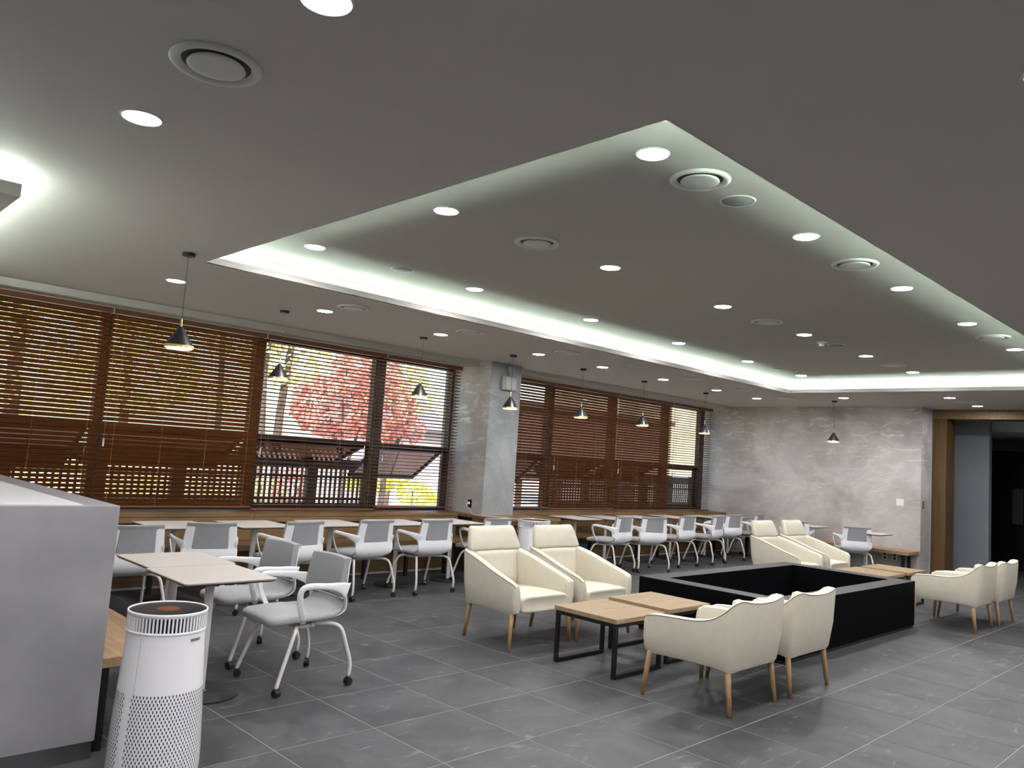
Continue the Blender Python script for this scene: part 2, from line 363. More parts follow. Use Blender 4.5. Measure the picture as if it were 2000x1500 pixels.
mk('door', MB().box(-.02, 0, -.33, .05, 1.55, 2.3), bpy.data.materials['dark_panel'], cab)
mk('door', MB().box(-.02, 0, .62, .80, .9, 1.6), bpy.data.materials['dark_panel'], cab)

# ------------------------------------------------------------------ windows
FR = M_FRAME
XM = [(0.80, 0.92), (2.57, 2.67), (4.25, 4.38), (5.95, 6.12), (7.285, 7.32)]
XM2 = [(7.915, 7.99), (9.35, 9.50), (11.0, 11.16), (12.64, 12.80), (13.90, 14.06)]
def window(i, a, b, open_ang):
    x0, x1 = a[1], b[0]
    o = tag(thing('window_%d' % i, None, None), kind='structure')
    f = MB().box(a[0], a[1], 8.70, 8.80, .745, 2.80)
    if i in (4, 8): f.box(b[0], b[1], 8.70, 8.80, .745, 2.80)
    f.box(x0, x1, 8.70, 8.80, .745, .80).box(x0, x1, 8.70, 8.80, 2.74, 2.80).box(x0, x1, 8.70, 8.80, 1.575, 1.63)
    if i == 8: mk('pane', MB().box(14.06, 14.2, 8.748, 8.754, .80, 2.74), M_GLASS, o)
    mk('frame', f, FR, o)
    mk('pane', MB().box(x0, x1, 8.748, 8.754, 1.63, 2.74), M_GLASS, o)
    hgt = .76; s = put('sash', None, o, (0, 8.80, 1.575)); s.rotation_euler = (open_ang, 0, 0)
    fs = MB().box(x0 + .01, x1 - .01, -.02, .02, -.05, 0).box(x0 + .01, x1 - .01, -.02, .02, -hgt, -hgt + .05)
    fs.box(x0 + .01, x0 + .05, -.02, .02, -hgt, 0).box(x1 - .05, x1 - .01, -.02, .02, -hgt, 0)
    mk('sash_frame', fs, FR, s); mk('sash_pane', MB().box(x0 + .05, x1 - .05, -.004, .004, -hgt + .05, -.05), M_GLASS if i == 8 else M_BRONZE, s)
    return o
ang = [58, 60, 70, 57]
for i in range(4): window(i + 1, XM[i], XM[i + 1], math.radians(ang[i]))
for i in range(4): window(i + 5, XM2[i], XM2[i + 1], math.radians([52, 65, 65, 0][i]))

# ------------------------------------------------------------------ window-side joinery
def ledge(name, x0, x1, label, seams):
    o = thing(name, label, 'bench')
    n = [x0] + seams + [x1]
    for a, b in zip(n[:-1], n[1:]):
        mk('ledge_board', MB().rbox(a + .002, b - .002, 8.20, 8.615, .715, .75, .002, 1), M_OAK, o)
        mk('fascia', MB().rbox(a + .002, b - .002, 8.205, 8.225, .655, .712, .002, 1), M_OAK, o)
        mk('back_panel', MB().box(a + .002, b - .002, 8.235, 8.255, .45, .64), M_OAK, o)
        mk('seat_board', MB().rbox(a + .002, b - .002, 7.86, 8.232, .395, .448, .003, 1), M_OAK, o)
    mk('base_panel', MB().box(x0, x1, 8.25, 8.275, 0.02, .39), M_OAK, o)
    mk('plinth', MB().box(x0, x1, 8.235, 8.25, 0, .02), M_PLLT, o)
    x = x0 + .35
    while x < x1 - .05:
        mk('leg', MB().box(x, x + .04, 7.94 + (.12 if x0 > 8 else 0), 7.98 + (.12 if x0 > 8 else 0), 0, .395), M_BLACK, o); x += .62
    return o
ledge('window_bench', 0.8, 7.16, 'long oak window bench and ledge left of the pillar', [2.62, 4.18, 6.6])
ledge('window_bench', 8.24, 14.19, 'long oak window bench and ledge right of the pillar', [9.0, 10.6, 12.3])
pu = thing('pillar_cabinet', 'oak box cabinet wrapped around the foot of the pillar', 'cabinet', (7.7, 7.6, 0))
mk('cabinet_top', MB().rbox(-.56, .56, -.28, .32, .715, .75, .002, 1), M_OAK, pu)
mk('cabinet_top', MB().rbox(-.56, -.382, .32, 1.0, .715, .75, .002, 1), M_OAK, pu)
mk('cabinet_top', MB().rbox(.217, .56, .32, 1.0, .715, .75, .002, 1), M_OAK, pu)
mk('body', MB().box(-.53, .53, -.245, .318, .0, .655).box(-.53, -.384, .318, .59, 0, .655).box(.219, .53, .318, .59, 0, .655), M_OAKV, pu)
mk('fascia', MB().box(-.55, .55, -.265, .318, .665, .714), M_OAK, pu)
# bench along the far wall
fb = thing('wall_bench', 'thick oak bench on black legs along the grey far wall', 'bench', (13.94, 5.9, 0))
mk('seat_board', MB().rbox(-.25, .255, -1.29, 1.75, .395, .45, .003, 1), wood('oak_bench', (0.30, 0.18, 0.09), (0.46, 0.30, 0.16), .5, stretch=(12, .8, 12), scale=2.2), fb)
for y in (-1.19, -.2, .8, 1.6):
    for x in (-.16, .12): mk('leg', MB().box(x, x + .045, y, y + .045, 0, .395), M_BLACK, fb)

# ------------------------------------------------------------------ counter and its bench
ct = thing('service_counter', 'large grey microcement counter block with white top at the left edge', 'counter', (0, 4.09, 0))
mk('body', MB().rbox(-3.0, 1.38, 0, 3.4, .08, 1.19, .004, 1), M_CNT, ct)
mk('white_top', MB().box(-2.98, 1.22, .03, 3.2, 1.1895, 1.193), M_CTOP, ct)
mk('kick_plate', MB().box(-2.98, 1.37, .006, 3.38, 0, .08), M_STEEL, ct)
cbn = thing('side_bench', 'oak bench on black legs running behind the grey counter', 'bench', (1.6, 5.5, 0))
mk('seat_board', MB().rbox(-.215, .19, -1.36, 1.5, .40, .45, .003, 1), bpy.data.materials['oak_bench'], cbn)
for y in (-1.33, -.1, 1.2):
    for x in (-.20, .12): mk('leg', MB().box(x, x + .04, y, y + .05, 0, .40), M_BLACK, cbn)
# hanging tray above the counter
tr = thing('ceiling_tray', 'white suspended ceiling tray with uplight above the counter', 'light', (0.897, 4.576, 2.70))
mk('tray_body', MB().box(-3, 0, 0, 3.3, 0, .067), M_CEIL, tr)
mk('light_strip', MB().box(-3, -.10, .10, .12, .069, .076).box(-.12, -.10, .12, 3.2, .069, .076), M_TRAY, tr)
mk('hanger', MB().box(-1.5, -1.4, 1.5, 1.6, .067, .159), M_CEIL, tr)

# ------------------------------------------------------------------ blinds
def blind(x0, x1, deg, zb, label):
    L = x1 - x0 - .012; xc = (x0 + x1) / 2
    o = thing('venetian_blind', label, 'blind', (xc, 8.40, 2.775), 0, 'brown wooden blinds on the windows')
    mk('headrail', MB().rbox(-L / 2, L / 2, -.035, .03, -.052, .0, .003, 1), M_RAIL, o)
    sl = MB(); hw = .0255
    pts = [(-hw, -.0004), (-hw * .5, .0016), (0, .0024), (hw * .5, .0016), (hw, -.0004)]
    ring = pts + [(a, b - .0026) for a, b in reversed(pts)]
    sl.rings([[(-L / 2, a, b) for a, b in ring], [(L / 2, a, b) for a, b in ring]])
    me = sl.mesh('slat', M_SLAT); z = -.085; bot = zb - 2.775 + .034; n = 0
    while z > bot:
        s = put('slat', me, o, (random.uniform(-.0015, .0015), 0, z)); s.rotation_euler = (math.radians(-deg + random.uniform(-1.2, 1.2)), random.uniform(-.0006, .0006), 0); z -= .0443
    mk('bottom_rail', MB().rbox(-L / 2, L / 2, -.027, .027, zb - 2.775, zb - 2.775 + .02, .004, 1), M_RAIL, o)
    k = max(2, round(L / .42)); 
    for i in range(k):
        x = -L / 2 + .12 + i * (L - .24) / (k - 1)
        mk('ladder_cord', MB().box(x, x + .002, -.030, -.028, zb - 2.765, -.05).box(x, x + .002, .028, .030, zb - 2.765, -.05), M_CORD, o)
    cw = mk('pull_cord', MB().box(-L / 2 + .030, -L / 2 + .0325, -.040, -.037, -1.30, -.05), M_CORD, o)
    mk('cord_weight', MB().rbox(-L / 2 + .022, -L / 2 + .040, -.046, -.032, -1.38, -1.30, .003, 1), M_PLLT, cw)
    mk('end_bracket', MB().box(-L / 2 - .010, -L / 2 - .001, -.04, .03, -.055, .005), M_PLLT, o)
    return o
BL = [(0.88, 2.555, 43, .80, 'leftmost brown slatted blind, nearly closed, above the counter'),
      (2.555, 4.215, 44, .795, 'nearly closed brown slatted blind behind the first black pendant lamp'),
      (4.215, 5.89, 12, .77, 'opened brown slatted blind with red and yellow trees behind, left one'),
      (5.89, 7.19, 13, .80, 'opened brown slatted blind next to the plastered pillar, hedge behind'),
      (7.96, 9.16, 33, .80, 'half closed brown slatted blind just right of the pillar'),
      (9.16, 10.8, 40, .785, 'closed brown slatted blind, second to the right of the pillar'),
      (10.8, 12.44, 41, .765, 'closed brown slatted blind, third to the right of the pillar'),
      (12.44, 13.82, 11, .77, 'opened brown slatted blind in the corner by the far grey wall')]
for q in BL: blind(*q)

# ------------------------------------------------------------------ ceiling fixtures
def ring_mb(ro, ri, z0, z1, n=32):
    return MB().rings([[(r * math.cos(2 * PI * j / n), r * math.sin(2 * PI * j / n), z) for j in range(n)] for r, z in ((ro, z0), (ro - .006, z1), (ri + .004, z1), (ri, z0 + .002), (ri, z0 + .001), (ro, z0))], caps=False)
dl = thing('downlight', '-', 'light')
mk('trim_ring', ring_mb(.084, .072, 0, -.006, 28), M_VENT, dl, smooth=True)
mk('diffuser', MB().rings([[(.072 * math.cos(2 * PI * j / 20), .072 * math.sin(2 * PI * j / 20), z) for j in range(20)] for z in (-.0012, -.003)]), M_DOWN, dl)
first = [True]
def downlight(x, y, z, label, group):
    if first[0]: first[0] = False; dl.location = (x, y, z); dl['label'] = label; dl['group'] = group; return dl
    return dup(dl, (x, y, z), None, label, group)
hx = [2.99, 4.63, 6.28, 7.93, 9.58, 11.17]; hy = [2.2, 3.75, 5.31]
rn = ['near right edge row', 'middle row', 'window side row']
on = ['first', 'second', 'third', 'fourth', 'fifth', 'last']
for j, y in enumerate(hy):
    for i, x in enumerate(hx): downlight(x, y, UP, 'round downlight in the ceiling recess, %s, %s from the near end' % (rn[j], on[i]), 'downlights in the ceiling recess')
lw = [2.53, 3.98, 5.45, 7.04, 8.31, 9.75, 11.25, 12.58]
for i, x in enumerate(lw): downlight(x, 6.77, CE, 'round downlight over the window tables, number %s along the row from the left' % (['one', 'two', 'three', 'four', 'five', 'six', 'seven', 'eight'][i]), 'downlights along the window side')
for (x, y, l) in [(1.06, 3.4, 'large looking downlight near the round vent at upper left'), (1.10, 2.02, 'downlight cut by the top edge of the picture'), (2.80, .545, 'downlight at the right edge of the plain ceiling'),
                  (12.62, 5.28, 'downlight right of the far pendant lamp'), (12.72, 3.75, 'downlight left of the flat vent before the doorway'), (14.03, 3.73, 'downlight closest to the oak doorway header'),
                  (12.72, 2.2, 'downlight on the plain ceiling right of the doorway lights'), (4.35, .61, 'downlight beside the lounge seating walkway'), (6.0, .61, 'downlight further along the walkway'),
                  (7.7, .61, 'downlight midway along the walkway'), (9.4, .61, 'downlight toward the far end of the walkway'), (11.1, .61, 'downlight at the far end of the walkway'), (1.1, .55, 'downlight behind the photographer side'),
                  (-.6, 2.0, 'downlight before the counter'), (-.6, .5, 'downlight at the entrance side')] + [(x_, y_, 'added unseen downlight brightening the room from behind the photographer') for k_, y_ in ((1, -1.0), (2, -2.6)) for i_, x_ in enumerate((-2.2, -.6, 1.1, 2.7, 4.35, 6.0, 7.7, 9.4, 11.1))]:  # the last two rows are unseen lamps added to light camera-facing surfaces
    downlight(x, y, CE, l, 'downlights on the plain ceiling')
pl_ = dup(dl, (16.9, 1.6, 2.62), None, 'downlight in the dim passage beyond the oak doorway', 'downlights in the passage')
# air diffusers
dv = thing('ceiling_vent', '-', 'vent')
prof = [(.155, 0), (.157, -.006), (.150, -.014), (.135, -.017), (.122, -.010), (.116, .0), (.116, -.0005), (.155, -.0005)]
mk('outer_ring', MB().rings([[(r * math.cos(2 * PI * j / 40), r * math.sin(2 * PI * j / 40), z) for j in range(40)] for r, z in prof], caps=False), M_VENT, dv, smooth=True)
mk('throat', MB().lathe([(.118, -.0006), (.118, -.0010)], n=32), M_VDARK, dv)
mk('inner_dish', MB().lathe([(.06, -.0012), (.096, -.006), (.100, -.014), (.088, -.018), (.05, -.015), (.012, -.013)], n=36), M_VENT, dv, smooth=True)
fv = [True]
def vent(x, y, z, l, g):
    if fv[0]: fv[0] = False; dv.location = (x, y, z); dv['label'] = l; dv['group'] = g; return
    dup(dv, (x, y, z), None, l, g)
vent(1.06, 2.68, CE, 'large round air vent on the plain ceiling at upper left', 'round air vents')
for x, y, l in [(3.41, 2.2, 'round air vent beside the first recess downlight near the corner'), (3.81, 3.75, 'round air vent in the middle of the ceiling recess near end'), (5.41, 2.21, 'round air vent right of the second downlight by the recess edge'),
                (7.10, 3.74, 'round air vent mid recess left of the smoke detector'), (8.72, 2.19, 'round air vent at the far right recess edge'), (10.38, 3.73, 'round air vent at the far end of the recess')]: vent(x, y, UP, l, 'round air vents')
for i, (x, y) in enumerate([(4.01, 6.31), (5.47, 6.30), (7.03, 6.29), (8.30, 6.24), (9.74, 6.22), (11.17, 6.26), (12.53, 6.21)]):
    vent(x, y, CE, 'round air vent between recess and window tables, %s from the left' % ['first', 'second', 'third', 'fourth', 'fifth', 'sixth', 'seventh'][i], 'round air vents')
vent(13.35, 3.69, CE, 'round air vent between two downlights before the oak doorway', 'round air vents')
sp = thing('ceiling_speaker', 'grey round ceiling speaker right of the nearest recess vent', 'speaker', (3.81, 2.21, UP), 0, 'round ceiling speakers')
mk('rim', ring_mb(.100, .086, 0, -.006, 32), M_VENT, sp, smooth=True)
mk('grille', MB().lathe([(.086, -.001), (.084, -.005), (.03, -.007)], n=32), M_SPK, sp, smooth=True)
dup(sp, (3.80, 5.29, UP), None, 'round ceiling speaker between two window side recess downlights')
dup(sp, (8.69, 3.73, UP), None, 'round ceiling speaker next to the smoke detector')
dup(sp, (10.32, 5.25, UP), None, 'round ceiling speaker near the far recess corner')
sm = thing('smoke_detector', 'small white smoke detector hanging from the recessed ceiling', 'detector', (8.40, 3.77, UP))
mk('base', MB().lathe([(.055, 0), (.055, -.015), (.045, -.022)], n=24), M_WHITE, sm, smooth=True)
mk('sensor', MB().lathe([(.030, -.020), (.028, -.048), (.012, -.055)], n=20), M_WHITE, sm, smooth=True)

# pendant lamps
pd = thing('pendant_lamp', '-', 'lamp')
mk('canopy', MB().lathe([(.045, 0), (.045, -.020), (.040, -.024), (.004, -.024)], n=24), M_BLACK, pd)
cordm = MB().tube([(0, 0, -.022), (0, 0, -.50)], .0022, 6)
mk('cord', cordm, M_BLACK, pd)
mk('stem', MB().lathe([(.006, -.475), (.0075, -.50), (.0075, -.535), (.010, -.54)], n=12), M_BRASS, pd, smooth=True)
mk('shade', MB().rings([[(r * math.cos(2 * PI * j / 32), r * math.sin(2 * PI * j / 32), z) for j in range(32)] for r, z in ((.010, -.535), (.014, -.538), (.098, -.672), (.096, -.672), (.012, -.541))], caps=False), M_SHADE, pd, autos=True)
mk('brass_rim', MB().rings([[(r * math.cos(2 * PI * j / 32), r * math.sin(2 * PI * j / 32), z) for j in range(32)] for r, z in ((.098, -.672), (.0995, -.674), (.0995, -.690), (.096, -.690), (.096, -.674))], caps=False), M_BRASS, pd, autos=True)
mk('bulb', MB().lathe([(.092, -.676), (.092, -.692), (.080, -.698), (.03, -.702)], n=24), M_BULB, pd, smooth=True)
PN = [(2.18, 5.65), (3.77, 7.18), (5.52, 7.16), (7.0, 7.18), (8.38, 7.17), (9.87, 7.20), (11.6, 7.18), (13.1, 5.63)]
PLb = ['nearest and largest black cone pendant with brass rim, over the paired tables', 'black cone pendant in front of the left tree view window', 'black cone pendant before the hedge window blind',
       'black cone pendant hanging in front of the grey pillar', 'black cone pendant before the blinds, first right of the pillar', 'black cone pendant before the blinds, second right of the pillar',
       'black cone pendant in the corner before the last opened blind', 'black cone pendant before the bare grey far wall']
for i, ((x, y), l) in enumerate(zip(PN, PLb)):
    if i == 0: pd.location = (x, y, CE); pd['label'] = l; pd['group'] = 'black cone pendant lamps'
    else: dup(pd, (x, y, CE), None, l)

# ------------------------------------------------------------------ wall devices
def rb(*a): return MB().rbox(*a)
sb = thing('wall_sensor_box', 'light grey box with conduit high on the pillar', 'box', (7.64, 7.92, 2.58))
mk('housing', rb(-.135, .125, -.055, 0, -.10, .10, .018, 3), M_PLGREY, sb, smooth=True)
mk('cover', rb(-.095, .115, -.068, -.05, -.085, .088, .012, 3), M_PLLT, sb, smooth=True)
mk('conduit_fitting', MB().lathe([(.035, .16), (.035, .235), (.028, .24)], cy=-.036, n=16), M_PLGREY, sb, smooth=True)
mk('wire', MB().tube([(-.015, -.03, .16), (-.03, -.03, .13), (-.04, -.03, .10)], .004, 6).tube([(.01, -.03, .16), (.0, -.03, .13), (.01, -.03, .10)], .004, 6), M_DARK, sb)
sw = thing('wall_switch', 'pale square switch plate on the bare far wall', 'switch', (14.2, 4.93, 1.23)); mk('plate', rb(-.012, 0, -.06, .06, -.06, .06, .004, 2), M_WHITE, sw); mk('rocker', rb(-.016, -.011, -.04, .04, -.045, .045, .002, 1), M_WHITE, sw)
s2 = thing('wall_switch', 'narrow dark switch plate on the wall edge by the oak frame', 'switch', (14.33, 4.605, 1.215)); mk('plate', rb(-.035, .045, -.010, 0, -.06, .06, .003, 1), M_DARK, s2); mk('rocker', rb(-.02, .032, -.014, -.009, -.05, .05, .002, 1), M_PLGREY, s2)
for y, l in ((5.16, 'wall outlet under the far bench, nearer the table chair'), (5.00, 'wall outlet under the far bench, nearer the bench end')):
    ou = thing('wall_outlet', l, 'outlet', (14.2, y, .31), 0, 'outlets under the far bench'); mk('plate', rb(-.01, 0, -.045, .045, -.06, .06, .003, 1), M_WHITE, ou)
    for z in (-.028, .028): mk('socket', MB().box(-.0115, -.009, -.02, .02, z - .018, z + .018), M_DARK, ou)
po = thing('wall_outlet', 'black outlet low on the side of the pillar', 'outlet', (7.32, 8.17, .885)); mk('plate', rb(-.01, 0, -.04, .04, -.055, .055, .003, 1), M_DARK, po)
ch = thing('charger_cable', 'white cable plugged into the pillar outlet, draped over the ledge', 'cable', (7.3, 8.15, .89))
mk('plug', rb(-.045, -.008, -.012, .014, -.012, .014, .003, 1), M_WHITE, ch)
cp = [(-.045, 0, 0), (-.075, -.02, -.03), (-.07, -.09, -.09), (-.08, -.17, -.134), (-.04, -.30, -.137), (.01, -.42, -.137), (.05, -.52, -.137), (.08, -.62, -.137), (.10, -.70, -.137), (.11, -.76, -.137), (.115, -.835, -.137), (.117, -.842, -.16), (.117, -.842, -.3)]
def smooth_path(p, n=4):
    p = [Vector(q) for q in p]; out = []
    for i in range(len(p) - 1):
        a, b, c_, d = p[max(i - 1, 0)], p[i], p[i + 1], p[min(i + 2, len(p) - 1)]
        for k in range(n):
            t = k / n; out.append(.5 * ((2 * b) + (c_ - a) * t + (2 * a - 5 * b + 4 * c_ - d) * t * t + (-a + 3 * b - 3 * c_ + d) * t ** 3))
    out.append(p[-1]); return out
mk('cable', MB().tube(smooth_path(cp), .0035, 6), M_WHITE, ch, smooth=True)

# ------------------------------------------------------------------ office chair on casters
def super_ring(fr, hw, ht, n=20, e=.5):
    o, ax, ay = fr; out = []
    for j in range(n):
        t = 2 * PI * j / n; c_, s_ = math.cos(t), math.sin(t)
        out.append(o + ax * (math.copysign(abs(c_) ** e, c_) * hw) + ay * (math.copysign(abs(s_) ** e, s_) * ht))
    return out
def make_chair():
    t = thing('caster_chair', '-', 'chair')
    # shell: swept grid from seat front, under, round the back and up
    prof = [(.20, .405), (.05, .395), (-.10, .397), (-.19, .415), (-.238, .455), (-.255, .51), (-.252, .56), (-.250, .585), (-.254, .63), (-.262, .70), (-.272, .765), (-.280, .803)]
    wid = [.165, .180, .196, .214, .230, .241, .240, .237, .230, .222, .215, .212]
    us = [-1, -.94, -.80, -.64, -.60, -.3, 0, .3, .60, .64, .80, .94, 1]
    mb = MB(); vs = []
    for (y, z), w_ in zip(prof, wid):
        for u in us:
            k = max(0, min(1, (z - .42) / .1))
            lift = (1 - k) * (.030 * abs(u) ** 3)
            vs.append((u * w_, y + k * .035 * u * u, z + lift))
    fs = []; n = len(us)
    for i in range(len(prof) - 1):
        for j in range(n - 1):
            if i >= 7 and -.62 <= (us[j] + us[j + 1]) / 2 <= .62: continue
            fs.append((i * n + j, i * n + j + 1, (i + 1) * n + j + 1, (i + 1) * n + j))
    mb.add(vs, fs)
    bake(mb, [('SOLIDIFY', dict(thickness=.010, offset=0)), ('SUBSURF', dict(levels=2, render_levels=2))], 'shell', M_WHITE, t)
    # back pad: front slab + notch infill + rolled top
    def yb(z): 
        for (y0, z0), (y1, z1) in zip(prof[4:], prof[5:]):
            if z0 <= z <= z1: return y0 + (y1 - y0) * (z - z0) / (z1 - z0)
        return prof[-1][0]
    def wb(z): return .230 + (.206 - .230) * (z - .56) / .25
    pad = MB(); rs = []
    zs = [.556, .566, .60, .65, .70, .75, .79, .808, .813]
    fr = [.3, .85, 1, 1, 1, 1, 1, .9, .3]
    for z, k in zip(zs, fr):
        ring = []; y0 = yb(min(z, .803)); w_ = wb(z) * (.97 if k < .5 else 1)
        top = z > .785
        uu = [-1, -.97, -.6, -.3, 0, .3, .6, .97, 1]
        for u in uu: ring.append((u * w_, y0 + .035 * u * u + (.006 if not top else -.012) - 0 + (.014 if k < .5 else 0), z))
        for u in reversed(uu): ring.append((u * w_, y0 + .035 * u * u + (.006 + .038 * k * (1 if abs(u) < .99 else .45)), z))
        rs.append(ring)
    pad.rings(rs)
    nz = [.586, .60, .66, .72, .78, .80]; rs = []
    for z in nz:
        y0 = yb(z); w_ = wb(z) * .66; uu = [-1, -.5, 0, .5, 1]; ring = []
        for u in uu: ring.append((u * w_, y0 + .035 * u * u * .4 - .006, z))
        for u in reversed(uu): ring.append((u * w_, y0 + .035 * u * u * .4 + .012, z))
        rs.append(ring)
    pad.rings(rs)
    mk('back_pad', pad, M_FAB, t, autos=True)
    tpth = [(u * .232, yb(.556) + .035 * u * u + .028, .556 - .006 * (1 - u * u)) for u in (-1, -.8, -.5, -.2, 0, .2, .5, .8, 1)]
    mk('back_trim', MB().tube(tpth, .006, 6), M_WHITE, t, smooth=True)
    # seat cushion
    sp_ = [(.302, .432), (.297, .432), (.280, .434), (.245, .439), (.12, .446), (-.05, .446), (-.14, .450), (-.195, .475), (-.222, .51), (-.232, .55)]
    hw_ = [.130, .172, .208, .228, .236, .232, .226, .217, .205, .19]; th = [.010, .021, .030, .034, .034, .032, .028, .020, .012, .006]
    rs = []
    for i, (y, z) in enumerate(sp_):
        a = Vector((0, *sp_[max(i - 1, 0)])); b_ = Vector((0, *sp_[min(i + 1, len(sp_) - 1)])); tg = (b_ - a).normalized()
        nrm = Vector((1, 0, 0)).cross(tg); nrm = -nrm if nrm.z < 0 else nrm
        if i >= 8: nrm = Vector((0, .9, .4)).normalized()
        if i <= 2: nrm = Vector((0, 0, 1))
        rs.append(super_ring((Vector((0, y, z)), Vector((1, 0, 0)), nrm), hw_[i], th[i], 24, .55))
    mk('seat_cushion', MB().rings(rs), M_SEAT, t, smooth=True)
    # arms
    cme = MB().rings([[(x, .024 * math.cos(2 * PI * j / 16), .025 + .024 * math.sin(2 * PI * j / 16)) for j in range(16)] for x in (-.019, -.017, -.005, -.005, .005, .005, .017, .019)]).box(-.004, .004, -.016, .012, .02, .058).lathe([(.012, .048), (.012, .058)], n=10).mesh('caster', M_RUB)
    for s in (-1, 1):
        p = smooth_path([(s * .222, -.232, .600), (s * .236, -.185, .622), (s * .258, -.11, .640), (s * .272, .0, .652), (s * .276, .09, .656), (s * .274, .135, .640), (s * .266, .143, .595), (s * .252, .125, .52), (s * .236, .095, .455), (s * .205, .07, .412)], 3)
        n_ = len(p); ra = []; rbb = []
        for i in range(n_):
            k = i / (n_ - 1)
            ra.append((.058 - .038 * (k / .28) ** .7) if k < .28 else .020)
            rbb.append(.007 if k < .15 else (.007 + .006 * (k - .15) / .3 if k < .45 else max(.007, .013 - .02 * (k - .45))))
        mk('armrest', MB().tube(p, ra, 14, rb=rbb), M_WHITE, t, smooth=True)
        mk('leg', MB().tube(smooth_path([(s * .10, .07, .385), (s * .17, .10, .388), (s * .215, .125, .375), (s * .236, .155, .32), (s * .25, .20, .20), (s * .264, .247, .075), (s * .265, .25, .055)], 3), .0125, 10), M_LEGW, t, smooth=True)
        mk('leg', MB().tube(smooth_path([(s * .10, -.02, .385), (s * .16, -.10, .390), (s * .205, -.165, .388), (s * .232, -.205, .355), (s * .248, -.235, .26), (s * .264, -.268, .14), (s * .265, -.262, .055)], 3), .0125, 10), M_LEGW, t, smooth=True)
        for y in (.25, -.262):
            put('caster', cme, t, (s * .265, y, 0), .6 + (1.7 if y > 0 else 0) + s * .5)
    mk('seat_frame', MB().rbox(-.17, .17, -.04, .09, .372, .396, .006, 1).box(-.18, .18, -.03, -.01, .38, .402), M_PLLT, t)
    return t
chair = make_chair()
CH = [(2.775, 4.73, 90, 'grey and white caster chair nearest the viewer, pulled up to the paired tables'),
      (2.80, 5.45, 92, 'grey and white caster chair behind the nearest one, at the paired tables'),
      (2.40, 6.90, 0, 'white shell caster chair half hidden behind the grey counter'),
      (3.12, 7.02, -12, 'white shell caster chair at the window row, directly behind the nearest table'),
      (3.97, 7.03, 6, 'white shell caster chair at the window row, behind the second near chair'),
      (4.86, 7.10, 3, 'white shell caster chair at the window row, in the gap right of the near chairs'),
      (5.67, 7.08, 0, 'white shell caster chair at the window row, left of the tall cream armchair'),
      (6.68, 7.16, 0, 'white shell caster chair at the window row, mostly hidden by the tall cream armchair'),
      (9.30, 7.25, 5, 'white shell caster chair right of the pillar, first in the right row'),
      (9.95, 7.10, -21, 'white shell caster chair turned outward, second in the right row'),
      (10.98, 7.25, 0, 'white shell caster chair third in the right row'),
      (11.86, 7.24, 8, 'white shell caster chair fourth in the right row'),
      (12.72, 7.40, -10, 'white shell caster chair fifth in the right row'),
      (13.66, 7.44, 3, 'white shell caster chair last in the right row, by the far wall'),
      (13.05, 6.20, -70, 'white shell caster chair at the far wall, behind the tall armchairs'),
      (13.17, 5.30, -52, 'white shell caster chair at the far wall, standing free right of the armchairs')]
for i, (x, y, a, l) in enumerate(CH):
    if i == 0: chair.location = (x, y, 0); chair.rotation_euler = (0, 0, math.radians(a)); chair['label'] = l; chair['group'] = 'white caster chairs'
    else: dup(chair, (x, y, 0), math.radians(a), l)

# ------------------------------------------------------------------ cafe tables
def rrect(w_, d, r, z, n=4):
    out = []
    for cx, cy, a0 in ((w_ / 2 - r, d / 2 - r, 0), (-w_ / 2 + r, d / 2 - r, PI / 2), (-w_ / 2 + r, -d / 2 + r, PI), (w_ / 2 - r, -d / 2 + r, 1.5 * PI)):
        for k in range(n + 1):
            a = a0 + k * PI / 2 / n; out.append((cx + r * math.cos(a), cy + r * math.sin(a), z))
    return out
tbt = thing('cafe_table', '-', 'table')
W_, D_ = .57, .62
mk('tabletop', MB().rings([rrect(W_ - .012, D_ - .012, .018, .708), rrect(W_ - .004, D_ - .004, .02, .713), rrect(W_, D_, .02, .7175), rrect(W_ - .001, D_ - .001, .02, .72)]), M_TOP, tbt)
mk('edge_band', MB().rings([rrect(W_ - .03, D_ - .03, .018, .699), rrect(W_ - .006, D_ - .006, .02, .7085), rrect(W_ - .02, D_ - .02, .02, .7085)]), M_TEDGE, tbt)
mk('column', MB().tube([(0, 0, .02), (0, 0, .70)], .029, 16, rb=.017, up=(1, 0, 0)), M_LEGW, tbt, autos=True)
mk('top_bracket', MB().box(-.16, .16, -.02, .02, .69, .70).box(-.02, .02, -.18, .18, .69, .70), M_BLACK, tbt)
mk('base_disc', MB().lathe([(.222, 0), (.226, .003), (.226, .010), (.220, .014), (.02, .015)], n=48), M_BASE, tbt, autos=True)
mk('collar', MB().lathe([(.040, .015), (.038, .020), (.031, .026), (.024, .03)], n=24), M_CHROME, tbt, smooth=True)
TB = [(2.185, 4.775, 'cream square cafe table in front, right of the white air purifier'), (2.215, 5.405, 'cream square cafe table pushed behind the front one'),
      (2.17, 7.50, 'cream window row table mostly hidden behind the counter'), (3.03, 7.50, 'cream window row table, first fully seen from the left'), (3.82, 7.48, 'cream window row table behind the two near chairs'),
      (4.70, 7.48, 'cream window row table, third seen from the left'), (5.60, 7.48, 'cream window row table, fourth seen from the left'), (6.44, 7.50, 'cream window row table beside the pillar cabinet'),
      (9.13, 7.80, 'cream window row table, first right of the pillar'), (9.87, 7.80, 'cream window row table, second right of the pillar'), (10.75, 7.78, 'cream window row table, third right of the pillar'),
      (11.70, 7.82, 'cream window row table, fourth right of the pillar'), (12.78, 7.80, 'cream window row table, fifth right of the pillar'), (13.55, 7.78, 'cream window row table in the far corner'),
      (13.42, 6.22, 'cream table at the far wall, left one'), (13.33, 5.13, 'cream table at the far wall, right one before the free chair')]
